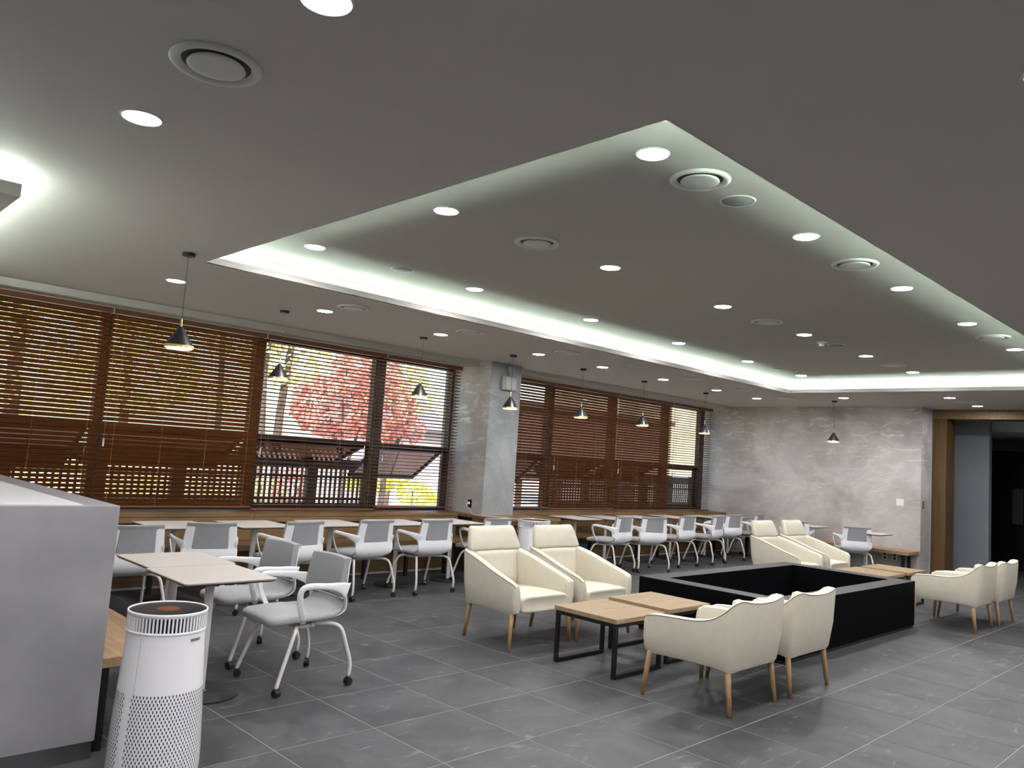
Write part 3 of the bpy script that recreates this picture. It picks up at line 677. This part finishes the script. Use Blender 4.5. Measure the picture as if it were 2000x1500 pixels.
for i, (x, y, l) in enumerate(TB):
    if i == 0: tbt.location = (x, y, 0); tbt['label'] = l; tbt['group'] = 'cream square cafe tables'
    else: dup(tbt, (x, y, 0), None, l)

# ------------------------------------------------------------------ lounge armchairs
def make_lounge(high):
    t = thing('lounge_armchair' if not high else 'high_back_armchair', '-', 'armchair')
    half = [(.352, .335), (.366, .318), (.372, .26), (.372, .10), (.366, -.06), (.358, -.17), (.346, -.25), (.322, -.305), (.275, -.335), (.20, -.345), (.10, -.352)]
    if high: ht = [.500, .530, .553, .600, .652, .690, .715, .728, .732, .733, .733]
    else: ht = [.500, .528, .548, .560, .568, .592, .645, .708, .734, .722, .712]
    plan = half + [(0, -.354)] + [(-x, y) for x, y in reversed(half)]
    hts = ht + [.710 if not high else .733] + list(reversed(ht))
    th = [.050, .068, .075, .078, .080, .084, .088, .092, .095, .098, .10]; ths = th + [.10] + list(reversed(th))
    bot = [.305, .292, .283, .290, .292, .290, .282, .268, .272, .280, .283]; bots = bot + [.285] + list(reversed(bot))
    # finer sampling
    P3 = smooth_path([(x, y, 0) for x, y in plan], 3); H3 = smooth_path([(q, 0, 0) for q in hts], 3); T3 = smooth_path([(q, 0, 0) for q in ths], 3); B3 = smooth_path([(q, 0, 0) for q in bots], 3)
    rs = []; seam = []
    n = len(P3)
    for i in range(n):
        p = P3[i]; tg = (P3[min(i + 1, n - 1)] - P3[max(i - 1, 0)]).normalized(); nr = Vector((-tg.y, tg.x, 0))
        if nr.dot(Vector((p.x, p.y + .0, 0))) < 0: nr = -nr
        if i < 3 or i > n - 4: nr = (nr + Vector((.0, .55, 0)) * (1 if True else 0)).normalized() if False else Vector((1 if p.x > 0 else -1, 0, 0))
        zt = H3[i].x; zb = B3[i].x; th_ = T3[i].x; back = max(0, min(1, (-p.y - .1) / .25))
        def P(off, z):
            lean = (-.06 if high else -.034) * back * max(0, (z - .30)) / .43
            tuck = -.012 * max(0, (.40 - z)) / .12
            q = p + nr * (off + tuck); return Vector((q.x * (1 + (.02 if not high else 0) * (z - .3)), q.y + lean, z))
        hgt = zt - zb
        ring = [P(-.012, zb), P(.002, zb + .03), P(.008, zb + hgt * .45), P(.004, zt - .035), P(0, zt - .006), P(-.012, zt), P(-th_ * .55, zt + .004), P(-th_ + .008, zt - .010), P(-th_ - .002, zt - .045), P(-th_ - .004, zb + hgt * .5), P(-th_, zb + .03), P(-th_ + .01, zb)]
        rs.append(ring); seam.append(P(.0012, zt - .005))
    if nr is not None: pass
    mk('shell', MB().rings(rs), M_CREAM, t, autos=True)
    for o_ in (t,): pass
    if high:
        k = len(seam) // 3 + 2
        mk('piping', MB().tube(seam[1:k], .0020, 5), M_PIPE, t); mk('piping', MB().tube(seam[-k:-1], .0020, 5), M_PIPE, t)
    else: mk('piping', MB().tube(seam[1:-1], .0022, 5), M_PIPE, t)
    # seat: cushion with bowed front
    rs = []
    for y, hw, z0, z1 in [(.338, .262, .315, .405), (.345, .275, .300, .418), (.335, .284, .292, .428), (.28, .288, .290, .436), (.10, .290, .290, .436), (-.10, .285, .290, .428), (-.27, .262, .292, .42)]:
        rs.append(super_ring((Vector((0, y, (z0 + z1) / 2)), Vector((1, 0, 0)), Vector((0, 0, 1))), hw, (z1 - z0) / 2, 28, .35))
    mk('seat_cushion', MB().rings(rs), M_CREAM, t, smooth=True)
    # padded inner back
    rs = []
    for z, hw in [(.43, .245), (.50, .250), (.60, .258), (.68, .262), (.715, .262)]:
        y = -.245 - .055 * (z - .43) / .3
        rs.append(super_ring((Vector((0, y - .02, z)), Vector((1, 0, 0)), Vector((0, 1, 0))), hw, .045, 20, .4))
    if high: mk('inner_back', MB().rings(rs), M_CREAM, t, smooth=True)
    if high:
        rs = []
        for z, hw, th_, dy in [(.716, .27, .020, 0), (.722, .305, .045, 0), (.745, .312, .052, 0), (.80, .298, .053, 0), (.86, .278, .050, 0), (.90, .266, .042, 0), (.915, .258, .028, 0), (.920, .24, .008, 0)]:
            y = -.355 - .055 * (z - .72) / .2; ring = []
            for j in range(28):
                a = 2 * PI * j / 28; c_, s_ = math.cos(a), math.sin(a)
                xx = math.copysign(abs(c_) ** .45, c_) * hw; yy = math.copysign(abs(s_) ** .6, s_) * th_
                ring.append(Vector((xx, y + yy + .045 * (xx / .3) ** 2, z + .012 * (xx / .3) ** 2 * (1 if z > .85 else 0))))
            rs.append(ring)
        mk('headrest', MB().rings(rs), M_CREAM, t, smooth=True)
    for s in (-1, 1):
        for (x0, y0, x1, y1, zt) in ((.335, .285, .372, .312, .315), (.285, -.275, .300, -.312, .30)):
            mk('leg', MB().tube([(s * x0, y0, zt), (s * (x0 + x1) / 2, (y0 + y1) / 2, zt / 2), (s * x1, y1, .004)], [.021, .018, .0135], 12), M_OAKL, t, smooth=True)
            # little glide under the leg is part of the leg end
    return t
lo = make_lounge(False); hi_ = make_lounge(True)
LO = [(4.985, 2.94, 0, 'cream low armchair in front, seen from behind, nearest the viewer'), (5.775, 2.92, 0, 'cream low armchair seen from behind, right of the nearest one, before the black planter'),
      (10.02, 2.89, 0, 'cream low armchair right of the planter, seen from behind, nearer one'), (10.80, 2.86, 0, 'cream low armchair right of the planter, seen from behind, farther one')]
HI = [(4.97, 4.86, 180, 'cream high-back armchair left of the wooden coffee tables, front one'), (5.765, 4.83, 180, 'cream high-back armchair beside the front one, in front of the far purifier'),
      (10.07, 4.90, 180, 'cream high-back armchair behind the black planter, left one'), (10.86, 4.87, 180, 'cream high-back armchair behind the black planter, right one')]
for ob, lst, g in ((lo, LO, 'cream low armchairs'), (hi_, HI, 'cream high-back armchairs')):
    for i, (x, y, a, l) in enumerate(lst):
        if i == 0: ob.location = (x, y, 0); ob.rotation_euler = (0, 0, math.radians(a)); ob['label'] = l; ob['group'] = g
        else: dup(ob, (x, y, 0), math.radians(a), l)

# ------------------------------------------------------------------ coffee tables
cf = thing('coffee_table', '-', 'table')
mk('tabletop', MB().rbox(-.305, .305, -.305, .305, .395, .43, .002, 1), M_OAKT, cf)
q = .028
for y in (-.295, .267):
    mk('leg_frame', MB().box(-.295, -.295 + q, y, y + q, q, .367).box(.267, .295, y, y + q, q, .367).box(-.295, .295, y, y + q, .002, q), M_BLACK, cf)
mk('top_rail', MB().box(-.295, .295, -.295, -.267, .367, .394).box(-.295, .295, .267, .295, .367, .394).box(-.295, -.267, -.267, .267, .367, .394).box(.267, .295, -.267, .267, .367, .394), M_BLACK, cf)
for i, (x, y, l) in enumerate([(5.005, 3.87, 'square oak coffee table with black loop legs, nearest one'), (5.745, 3.92, 'square oak coffee table with black loop legs, touching the planter side'),
                               (10.32, 3.92, 'square oak coffee table right behind the black planter'), (11.08, 3.92, 'square oak coffee table before the doorway, behind the low armchairs')]):
    if i == 0: cf.location = (x, y, 0); cf['label'] = l; cf['group'] = 'square oak coffee tables'
    else: dup(cf, (x, y, 0), None, l)

# ------------------------------------------------------------------ planter box
pb = thing('planter_box', 'large empty matte black planter box between the armchairs', 'planter', (7.86, 3.83, 0))
a, b, t_ = 1.50, .75, .20
wv = MB().box(-a, a, -b, -b + t_, .03, .497).box(-a, a, b - t_, b, .03, .497).box(-a, -a + t_, -b + t_, b - t_, .03, .497).box(a - t_, a, -b + t_, b - t_, .03, .497)
mk('side_panel', wv, M_PLANT, pb)
mk('rim', MB().box(-a, a, -b, -b + t_, .497, .50).box(-a, a, b - t_, b, .497, .50).box(-a, -a + t_, -b + t_, b - t_, .497, .50).box(a - t_, a, -b + t_, b - t_, .497, .50), M_PRIM, pb)
mk('inner_floor', MB().box(-a + t_, a - t_, -b + t_, b - t_, .03, .06), M_PLANT, pb)
mk('plinth', MB().box(-a + .01, a - .01, -b + .01, b - .01, 0, .03), M_BLACK, pb)

# ------------------------------------------------------------------ air purifiers
def make_purifier():
    t = thing('air_purifier', '-', 'purifier')
    def rad(z):
        pts = [(0, .196), (.04, .200), (.12, .199), (.30, .190), (.48, .178), (.60, .1705), (.66, .170), (.75, .172)]
        for (z0, r0), (z1, r1) in zip(pts, pts[1:]):
            if z0 <= z <= z1: k = (z - z0) / (z1 - z0); return r0 + (r1 - r0) * k
        return pts[-1][1]
    zz = [0.012, .022, .05, .12, .2, .3, .4, .48, .55, .60, .64, .66]
    mk('body', MB().lathe([(.150, 0), (.182, .004), (.193, .012)] + [(rad(z), z) for z in zz[1:]], n=64, caps=True), M_PURI, t, autos=True)
    mk('top_band', MB().lathe([(.158, .662), (.158, .733)], n=64, caps=False), M_DARK, t, smooth=True)
    sl = MB(); n = 66
    for k in range(n):
        a0 = 2 * PI * (k - .23) / n; a1 = 2 * PI * (k + .23) / n
        ring = lambda z: [(r * math.cos(a), r * math.sin(a), z) for r, a in ((.1735, a0), (.1735, a1), (.167, a1), (.167, a0))]
        sl.rings([ring(.664), ring(.735)])
    tag(mk('vent_fins', sl, M_PURI, t), kind='stuff')
    mk('lower_ring', MB().rings([[(r * math.cos(2 * PI * j / 64), r * math.sin(2 * PI * j / 64), z) for j in range(64)] for r, z in ((.1705, .655), (.1738, .658), (.1738, .668), (.168, .668))], caps=False), M_PURI, t, smooth=True)
    mk('top_rim', MB().rings([[(r * math.cos(2 * PI * j / 64), r * math.sin(2 * PI * j / 64), z) for j in range(64)] for r, z in ((.168, .730), (.1735, .731), (.1745, .745), (.1735, .7495), (.169, .750), (.167, .744))], caps=False), M_PURI, t, smooth=True)
    mk('top_panel', MB().lathe([(.168, .735), (.168, .7455), (.05, .7435)], n=48), M_GLOSS, t, autos=True)
    rsb = MB()
    for k in range(60):
        a = 2 * PI * k / 60; ca, sa = math.cos(a), math.sin(a); w2 = .0008
        rsb.add([(r * ca - s * w2 * sa, r * sa + s * w2 * ca, z) for r, s, z in ((.052, -1, .7441), (.052, 1, .7441), (.110, 1, .7453), (.110, -1, .7453))], [(0, 1, 2, 3)])
    tag(mk('radial_ribs', rsb, mat('rib_grey', (.10, .09, .09), .4), t), kind='stuff')
    mk('control_disc', MB().lathe([(.050, .742), (.050, .7462), (.044, .7466), (.02, .7466)], n=40), M_COPPER, t, autos=True)
    pf = MB(); z = .395; row = 0
    while z > .03:
        nn = 76
        for k in range(nn):
            a = 2 * PI * (k + .5 * (row % 2)) / nn
            if abs(((a - math.radians(203)) + PI) % (2 * PI) - PI) < .11 or abs(((a - math.radians(23)) + PI) % (2 * PI) - PI) < .11: continue
            r = rad(z) + .0006; hwid = .0025; hh = .0058
            ca, sa = math.cos(a), math.sin(a); r2 = rad(z - hh) + .0006; r1 = rad(z + hh) + .0006
            c0 = [(r2 * ca + hwid * sa, r2 * sa - hwid * ca, z - hh), (r2 * ca - hwid * sa, r2 * sa + hwid * ca, z - hh), (r1 * ca - hwid * sa, r1 * sa + hwid * ca, z + hh), (r1 * ca + hwid * sa, r1 * sa - hwid * ca, z + hh)]
            pf.add(c0, [(0, 1, 2, 3)])
        z -= .0150; row += 1
    tag(mk('perforations', pf, M_DARK, t), kind='stuff')
    sm_ = MB()
    for dg in (212,):
        a = math.radians(dg); pts = [((rad(z) + .0003) * math.cos(a), (rad(z) + .0003) * math.sin(a), z) for z in (.40, .45, .5, .55, .60, .645)]
        sm_.tube(pts, .0009, 4)
    mk('seam', sm_, M_PLGREY, t)
    return t
pur = make_purifier(); pur.location = (1.53, 3.755, 0); pur['label'] = 'white cylindrical air purifier with black top beside the grey counter'; pur['group'] = 'white air purifiers'
p2 = dup(pur, (7.40, 7.00, 0), math.radians(20), 'white cylindrical air purifier by the pillar, behind the tall cream armchairs'); p2.scale = (1.16, 1.16, 1.04)
# brand lettering on the near purifier: curved round the body
fc = bpy.data.curves.new('lettering', 'FONT'); fc.body = 'WINIX'; fc.size = .0185; fc.extrude = .0003; fc.space_character = 1.1; fc.offset = .0004
fo = bpy.data.objects.new('tmp', fc); COL.objects.link(fo); dg = bpy.context.evaluated_depsgraph_get()
lm = bpy.data.meshes.new_from_object(fo.evaluated_get(dg)); bpy.data.objects.remove(fo)
LA = math.radians(-74); rr = .1722
for v in lm.vertices:
    x, z, d = v.co.x, v.co.y, v.co.z; a = LA + x / rr; r = rr + .0006 + d
    v.co = (r * math.cos(a), r * math.sin(a), .622 + z)
lm.materials.clear(); lm.materials.append(M_DARK); lm.name = 'lettering'
put('lettering', lm, pur)
bg_ = thing('teal_bag', 'dark teal bag under the first window table right of the pillar', 'bag', (9.55, 8.08, 0))
mk('body', MB().rbox(-.16, .16, -.08, .08, 0, .30, .04, 3), M_TEAL, bg_, smooth=True)
mk('handle', MB().tube(smooth_path([(-.08, 0, .28), (-.07, 0, .36), (0, 0, .385), (.07, 0, .36), (.08, 0, .28)], 4), .008, 8), M_TEAL, bg_, smooth=True)

# ================================================================== OUTSIDE
gm = mat('outdoor_paving', (0.60, 0.52, 0.45), 0.85, var=.12, scale=.6)
struct('ground', MB().box(-30, 70, 8.86, 90, -.25, -.15), gm)
pv = MB()
for k in range(30): pv.box(-2 + k * .9, -2 + k * .9 + .03, 8.9, 12.8, -.149, -.145)
struct('path_joints', pv, M_VDARK)
M_FEN = mat('fence_timber', (0.040, 0.026, 0.018), .6)
def lattice(name, x0, x1, label):
    o = thing(name, label, 'fence', (0, 9.95, -.15))
    mk('top_board', MB().box(x0, x1, -.02, .02, 1.36, 1.51), M_FEN, o)
    mk('rail', MB().box(x0, x1, -.015, .015, 1.235, 1.265), M_FEN, o); mk('rail', MB().box(x0, x1, -.015, .015, .92, .96), M_FEN, o)
    mk('kick_board', MB().box(x0, x1, -.015, .015, 0, .88), M_FEN, o)
    bar = MB().box(-.014, .014, -.012, .012, .86, 1.38).mesh('bar', M_FEN); x = x0 + .03; k = 0
    while x < x1:
        put('bar', bar, o, (x, 0, 0)); x += .078
    x = x0; pm = MB().box(-.075, .075, -.05, .05, 0, 1.52).mesh('post', M_FEN)
    while x <= x1 + .01:
        put('post', pm, o, (x, 0, 0)); x += .94
    return o
lattice('lattice_fence', 2.1, 6.80, 'dark timber lattice fence outside the left windows')
lattice('lattice_fence', 10.95, 15.65, 'dark timber lattice fence outside the right windows')
# timber building outside the right windows
tbm = mat('timber_cladding', (0.075, 0.036, 0.027), .7, var=.2, scale=2)
tbld = thing('timber_building', 'reddish brown clad building outside the right windows', 'building', (17.4, 14, -.15))
mk('wall', MB().box(-3.3, 3.0, .05, .3, 1.15, 3.0), tbm, tbld)
bme = MB().box(-.17, .17, 0, .06, 1.15, 3.0).mesh('cladding_board', tbm)
for k in range(17):
    put('cladding_board', bme, tbld, (-3.1 + k * .36, 0, 0))
mk('roof', MB().box(-3.5, 3.3, -.15, 1.2, 3.0, 3.12), M_FEN, tbld)
for x in (-3.2, -1.7, -.2, 1.3, 2.8): mk('post', MB().box(x, x + .12, .06, .18, 0, 1.16), M_FEN, tbld)
bpale = mat('pale_render', (0.30, 0.255, 0.185), .8, var=.3, scale=2.5, bump=.2, bscale=6)
pbld = thing('pale_building', 'pale rendered building outside the corner window', 'building', (23.6, 15.5, -.15))
mk('wall', MB().box(-2.6, 4, 0, 4, 1.5, 8), bpale, pbld); mk('plinth', MB().box(-2.6, 4, -.03, 4, 0, 1.5), M_GREY, pbld)
gbld = thing('grey_building', 'distant grey purple roofed building beyond the red maple', 'building', (18.2, 24, -.15))
mk('wall', MB().box(-1.6, 1.6, 0, 4, 0, 2.6), mat('far_wall', (.34, .31, .33), .8, var=.1, scale=1), gbld)
mk('roof', MB().add([(-1.9, -.4, 2.5), (1.9, -.4, 2.5), (1.9, 2, 4.0), (-1.9, 2, 4.0), (1.9, 4.4, 2.5), (-1.9, 4.4, 2.5)], [(0, 1, 2, 3), (3, 2, 4, 5), (0, 3, 5), (1, 4, 2), (0, 5, 4, 1)]), mat('far_roof', (.22, .19, .22), .8, var=.15, scale=3), gbld)
gw = thing('garden_wall', 'pale grey low garden wall beyond the hedge', 'wall', (16.2, 19, -.15))
mk('body', MB().box(-2.2, 2.4, 0, .2, 0, .85), M_PLLT, gw); mk('coping', MB().box(-2.25, 2.45, -.05, .25, .85, .92), M_CTOP, gw)

def leafmat(n, c, v=.35):
    m, t, b = newmat(n); L = t.links
    geo = t.nodes.new('ShaderNodeNewGeometry'); r = t.nodes.new('ShaderNodeValToRGB')
    r.color_ramp.elements[0].color = (*[q * (1 - v) for q in c], 1); r.color_ramp.elements[1].color = (*[min(1, q * (1 + v)) for q in c], 1)
    L.new(geo.outputs['Random Per Island'], r.inputs[0]); L.new(r.outputs[0], b.inputs['Base Color']); b.inputs['Roughness'].default_value = .6
    tr_ = t.nodes.new('ShaderNodeBsdfTranslucent'); L.new(r.outputs[0], tr_.inputs[0]); mx = t.nodes.new('ShaderNodeMixShader'); mx.inputs[0].default_value = .4
    out = t.nodes['Material Output']; L.new(b.outputs[0], mx.inputs[1]); L.new(tr_.outputs[0], mx.inputs[2]); L.new(mx.outputs[0], out.inputs[0]); return m
LG = leafmat('leaf_yellow_green', (.74, .71, .32)); LR = leafmat('leaf_red', (.72, .33, .27)); LD = leafmat('leaf_green', (.22, .32, .06)); LY = leafmat('leaf_lime', (.70, .72, .08))
M_BARK = mat('bark', (.10, .075, .065), .9, var=.3, scale=8)
def leaves(blobs, n, size):
    mb = MB(); tot = sum(r[3] * r[4] * r[5] for r in blobs)
    for cx, cy, cz, rx, ry, rz in blobs:
        for _ in range(int(n * rx * ry * rz / tot)):
            while True:
                u = Vector((random.uniform(-1, 1), random.uniform(-1, 1), random.uniform(-1, 1)))
                if u.length < 1: break
            u = u.normalized() * (u.length ** .45)
            p = Vector((cx + u.x * rx, cy + u.y * ry, cz + u.z * rz)); a = Vector((random.gauss(0, 1), random.gauss(0, 1), random.gauss(0, 1))).normalized()
            b_ = a.orthogonal().normalized(); c_ = a.cross(b_); s = size * random.uniform(.6, 1.3)
            mb.add([p - b_ * s, p - c_ * s * .5, p + b_ * s, p + c_ * s * .5], [(0, 1, 2, 3)])
    return mb
def tree(name, label, x, y, trunk, blobs, n, size, lm_):
    o = thing(name, label, 'tree', (x, y, -.15), 0, 'trees outside the windows')
    mb = MB()
    for pth, r in trunk: mb.tube(smooth_path(pth, 3), [r * (1 - .5 * i / (len(pth) * 3)) for i in range((len(pth) - 1) * 3 + 1)], 8)
    mk('trunk', mb, M_BARK, o, smooth=True)
    tag(mk('foliage', leaves(blobs, n, size), lm_, o), kind='stuff'); return o
tree('garden_tree', 'yellow green tree with leaning trunks behind the left opened blind', 7.9, 15.6,
     [([(0, 0, 0), (-.05, 0, 1.8), (-.1, 0, 3.5), (.1, 0, 5.2)], .17), ([(.75, .5, 0), (.6, .4, 1.8), (.72, .4, 3.6), (.9, .4, 5.5)], .11), ([(-.85, .3, 0), (-.8, .3, 2), (-.95, .3, 5)], .08)],
     [(.6, .2, 3.5, 1.1, .8, .55), (-.5, .2, 3.9, 1.0, .8, .6), (.3, .3, 4.6, 1.8, 1.0, .7), (-.6, .6, 2.6, .5, .5, .4)], 2600, .085, LG)
tree('red_maple', 'red leaved maple behind the left opened blind', 8.3, 13,
     [([(0, 0, 0), (.05, 0, 1.2), (-.3, .1, 2.2), (-.5, .1, 3)], .05), ([(.03, 0, 1.1), (.3, 0, 2.0), (.5, .1, 2.8)], .035), ([(.0, 0, 1.3), (.05, .2, 2.4), (.0, .1, 3.2)], .03)],
     [(-.2, 0, 2.45, .95, .7, .62), (.45, .1, 3.2, .75, .6, .5), (.6, 0, 2.2, .45, .5, .35)], 2300, .07, LR)
tree('red_maple', 'red leaved maple behind the blind beside the pillar', 9.9, 14,
     [([(0, 0, 0), (.1, 0, 1.3), (-.3, .1, 2.5), (-.4, .1, 3.4)], .07), ([(.05, 0, 1.2), (.6, 0, 2.3), (.9, .1, 3.2)], .05)],
     [(.0, 0, 2.6, .75, .6, .75), (.55, .1, 2.15, .6, .5, .35), (-.3, .1, 3.5, .6, .6, .5)], 1900, .07, LR)
tree('garden_tree', 'yellow green tree showing over the right half of the blind beside the pillar', 12.6, 17.5,
     [([(0, 0, 0), (.1, 0, 2), (.0, 0, 4.5)], .10)], [(-.3, 0, 3.7, 1.3, .9, .65), (.5, 0, 3.2, .9, .8, .5), (-.7, 0, 4.6, 1.5, .9, .6)], 2000, .085, LG)
tree('garden_tree', 'bright yellow green tree behind the leftmost nearly closed blind', 3.0, 14.6,
     [([(0, 0, 0), (.1, 0, 2), (0, 0, 5)], .14)], [(.3, 0, 3.0, 1.7, .9, 1.2), (-1, 0, 3.6, 1.4, .8, .9), (.2, 0, 4.8, 2.4, 1, 1.0)], 2600, .10, LG)
tree('garden_tree', 'bright green tree behind the second nearly closed blind', 5.9, 18.2,
     [([(0, 0, 0), (.1, 0, 2), (0, 0, 5)], .12)], [(.2, 0, 3.1, 1.5, .9, 1.0), (.2, 0, 4.8, 2.0, 1, .9)], 2400, .10, LG)
hd = thing('hedge', 'clipped lime green hedge beside the path outside', 'hedge', (11.2, 14.5, -.15))
tag(mk('foliage', leaves([(-.45, .6, 1.05, .7, .5, .25), (.15, .1, .72, .45, .5, .28), (.6, -.5, .45, .5, .6, .32), (-.6, .9, .9, .6, .5, .3)], 2600, .045), LY, hd), kind='stuff')
mk('stem', MB().tube([(0, 0, 0), (0, 0, .8)], .02, 6).tube([(-.6, .6, 0), (-.6, .6, .9)], .02, 6).tube([(.6, -.5, 0), (.6, -.5, .4)], .02, 6), M_BARK, hd)
bh = thing('shrub', 'low green shrubs behind the lattice fence', 'shrub', (4.3, 12.5, -.15))
tag(mk('foliage', leaves([(-.8, 0, .8, 1.2, .5, .5), (.7, 0, .75, .8, .5, .45), (2.2, 0, .7, .5, .4, .4)], 2200, .06), LG, bh), kind='stuff')
mk('stem', MB().tube([(-.8, 0, 0), (-.8, 0, .8)], .02, 6).tube([(.7, 0, 0), (.7, 0, .8)], .02, 6).tube([(2.2, 0, 0), (2.2, 0, .7)], .02, 6), M_BARK, bh)
rs_ = thing('shrub', 'low red shrub behind the lattice fence', 'shrub', (6.9, 11.4, -.15))
tag(mk('foliage', leaves([(-.5, 0, .85, .30, .3, .5)], 500, .05), LR, rs_), kind='stuff')
mk('stem', MB().tube([(-.5, 0, 0), (-.5, 0, .8)], .02, 6), M_BARK, rs_)
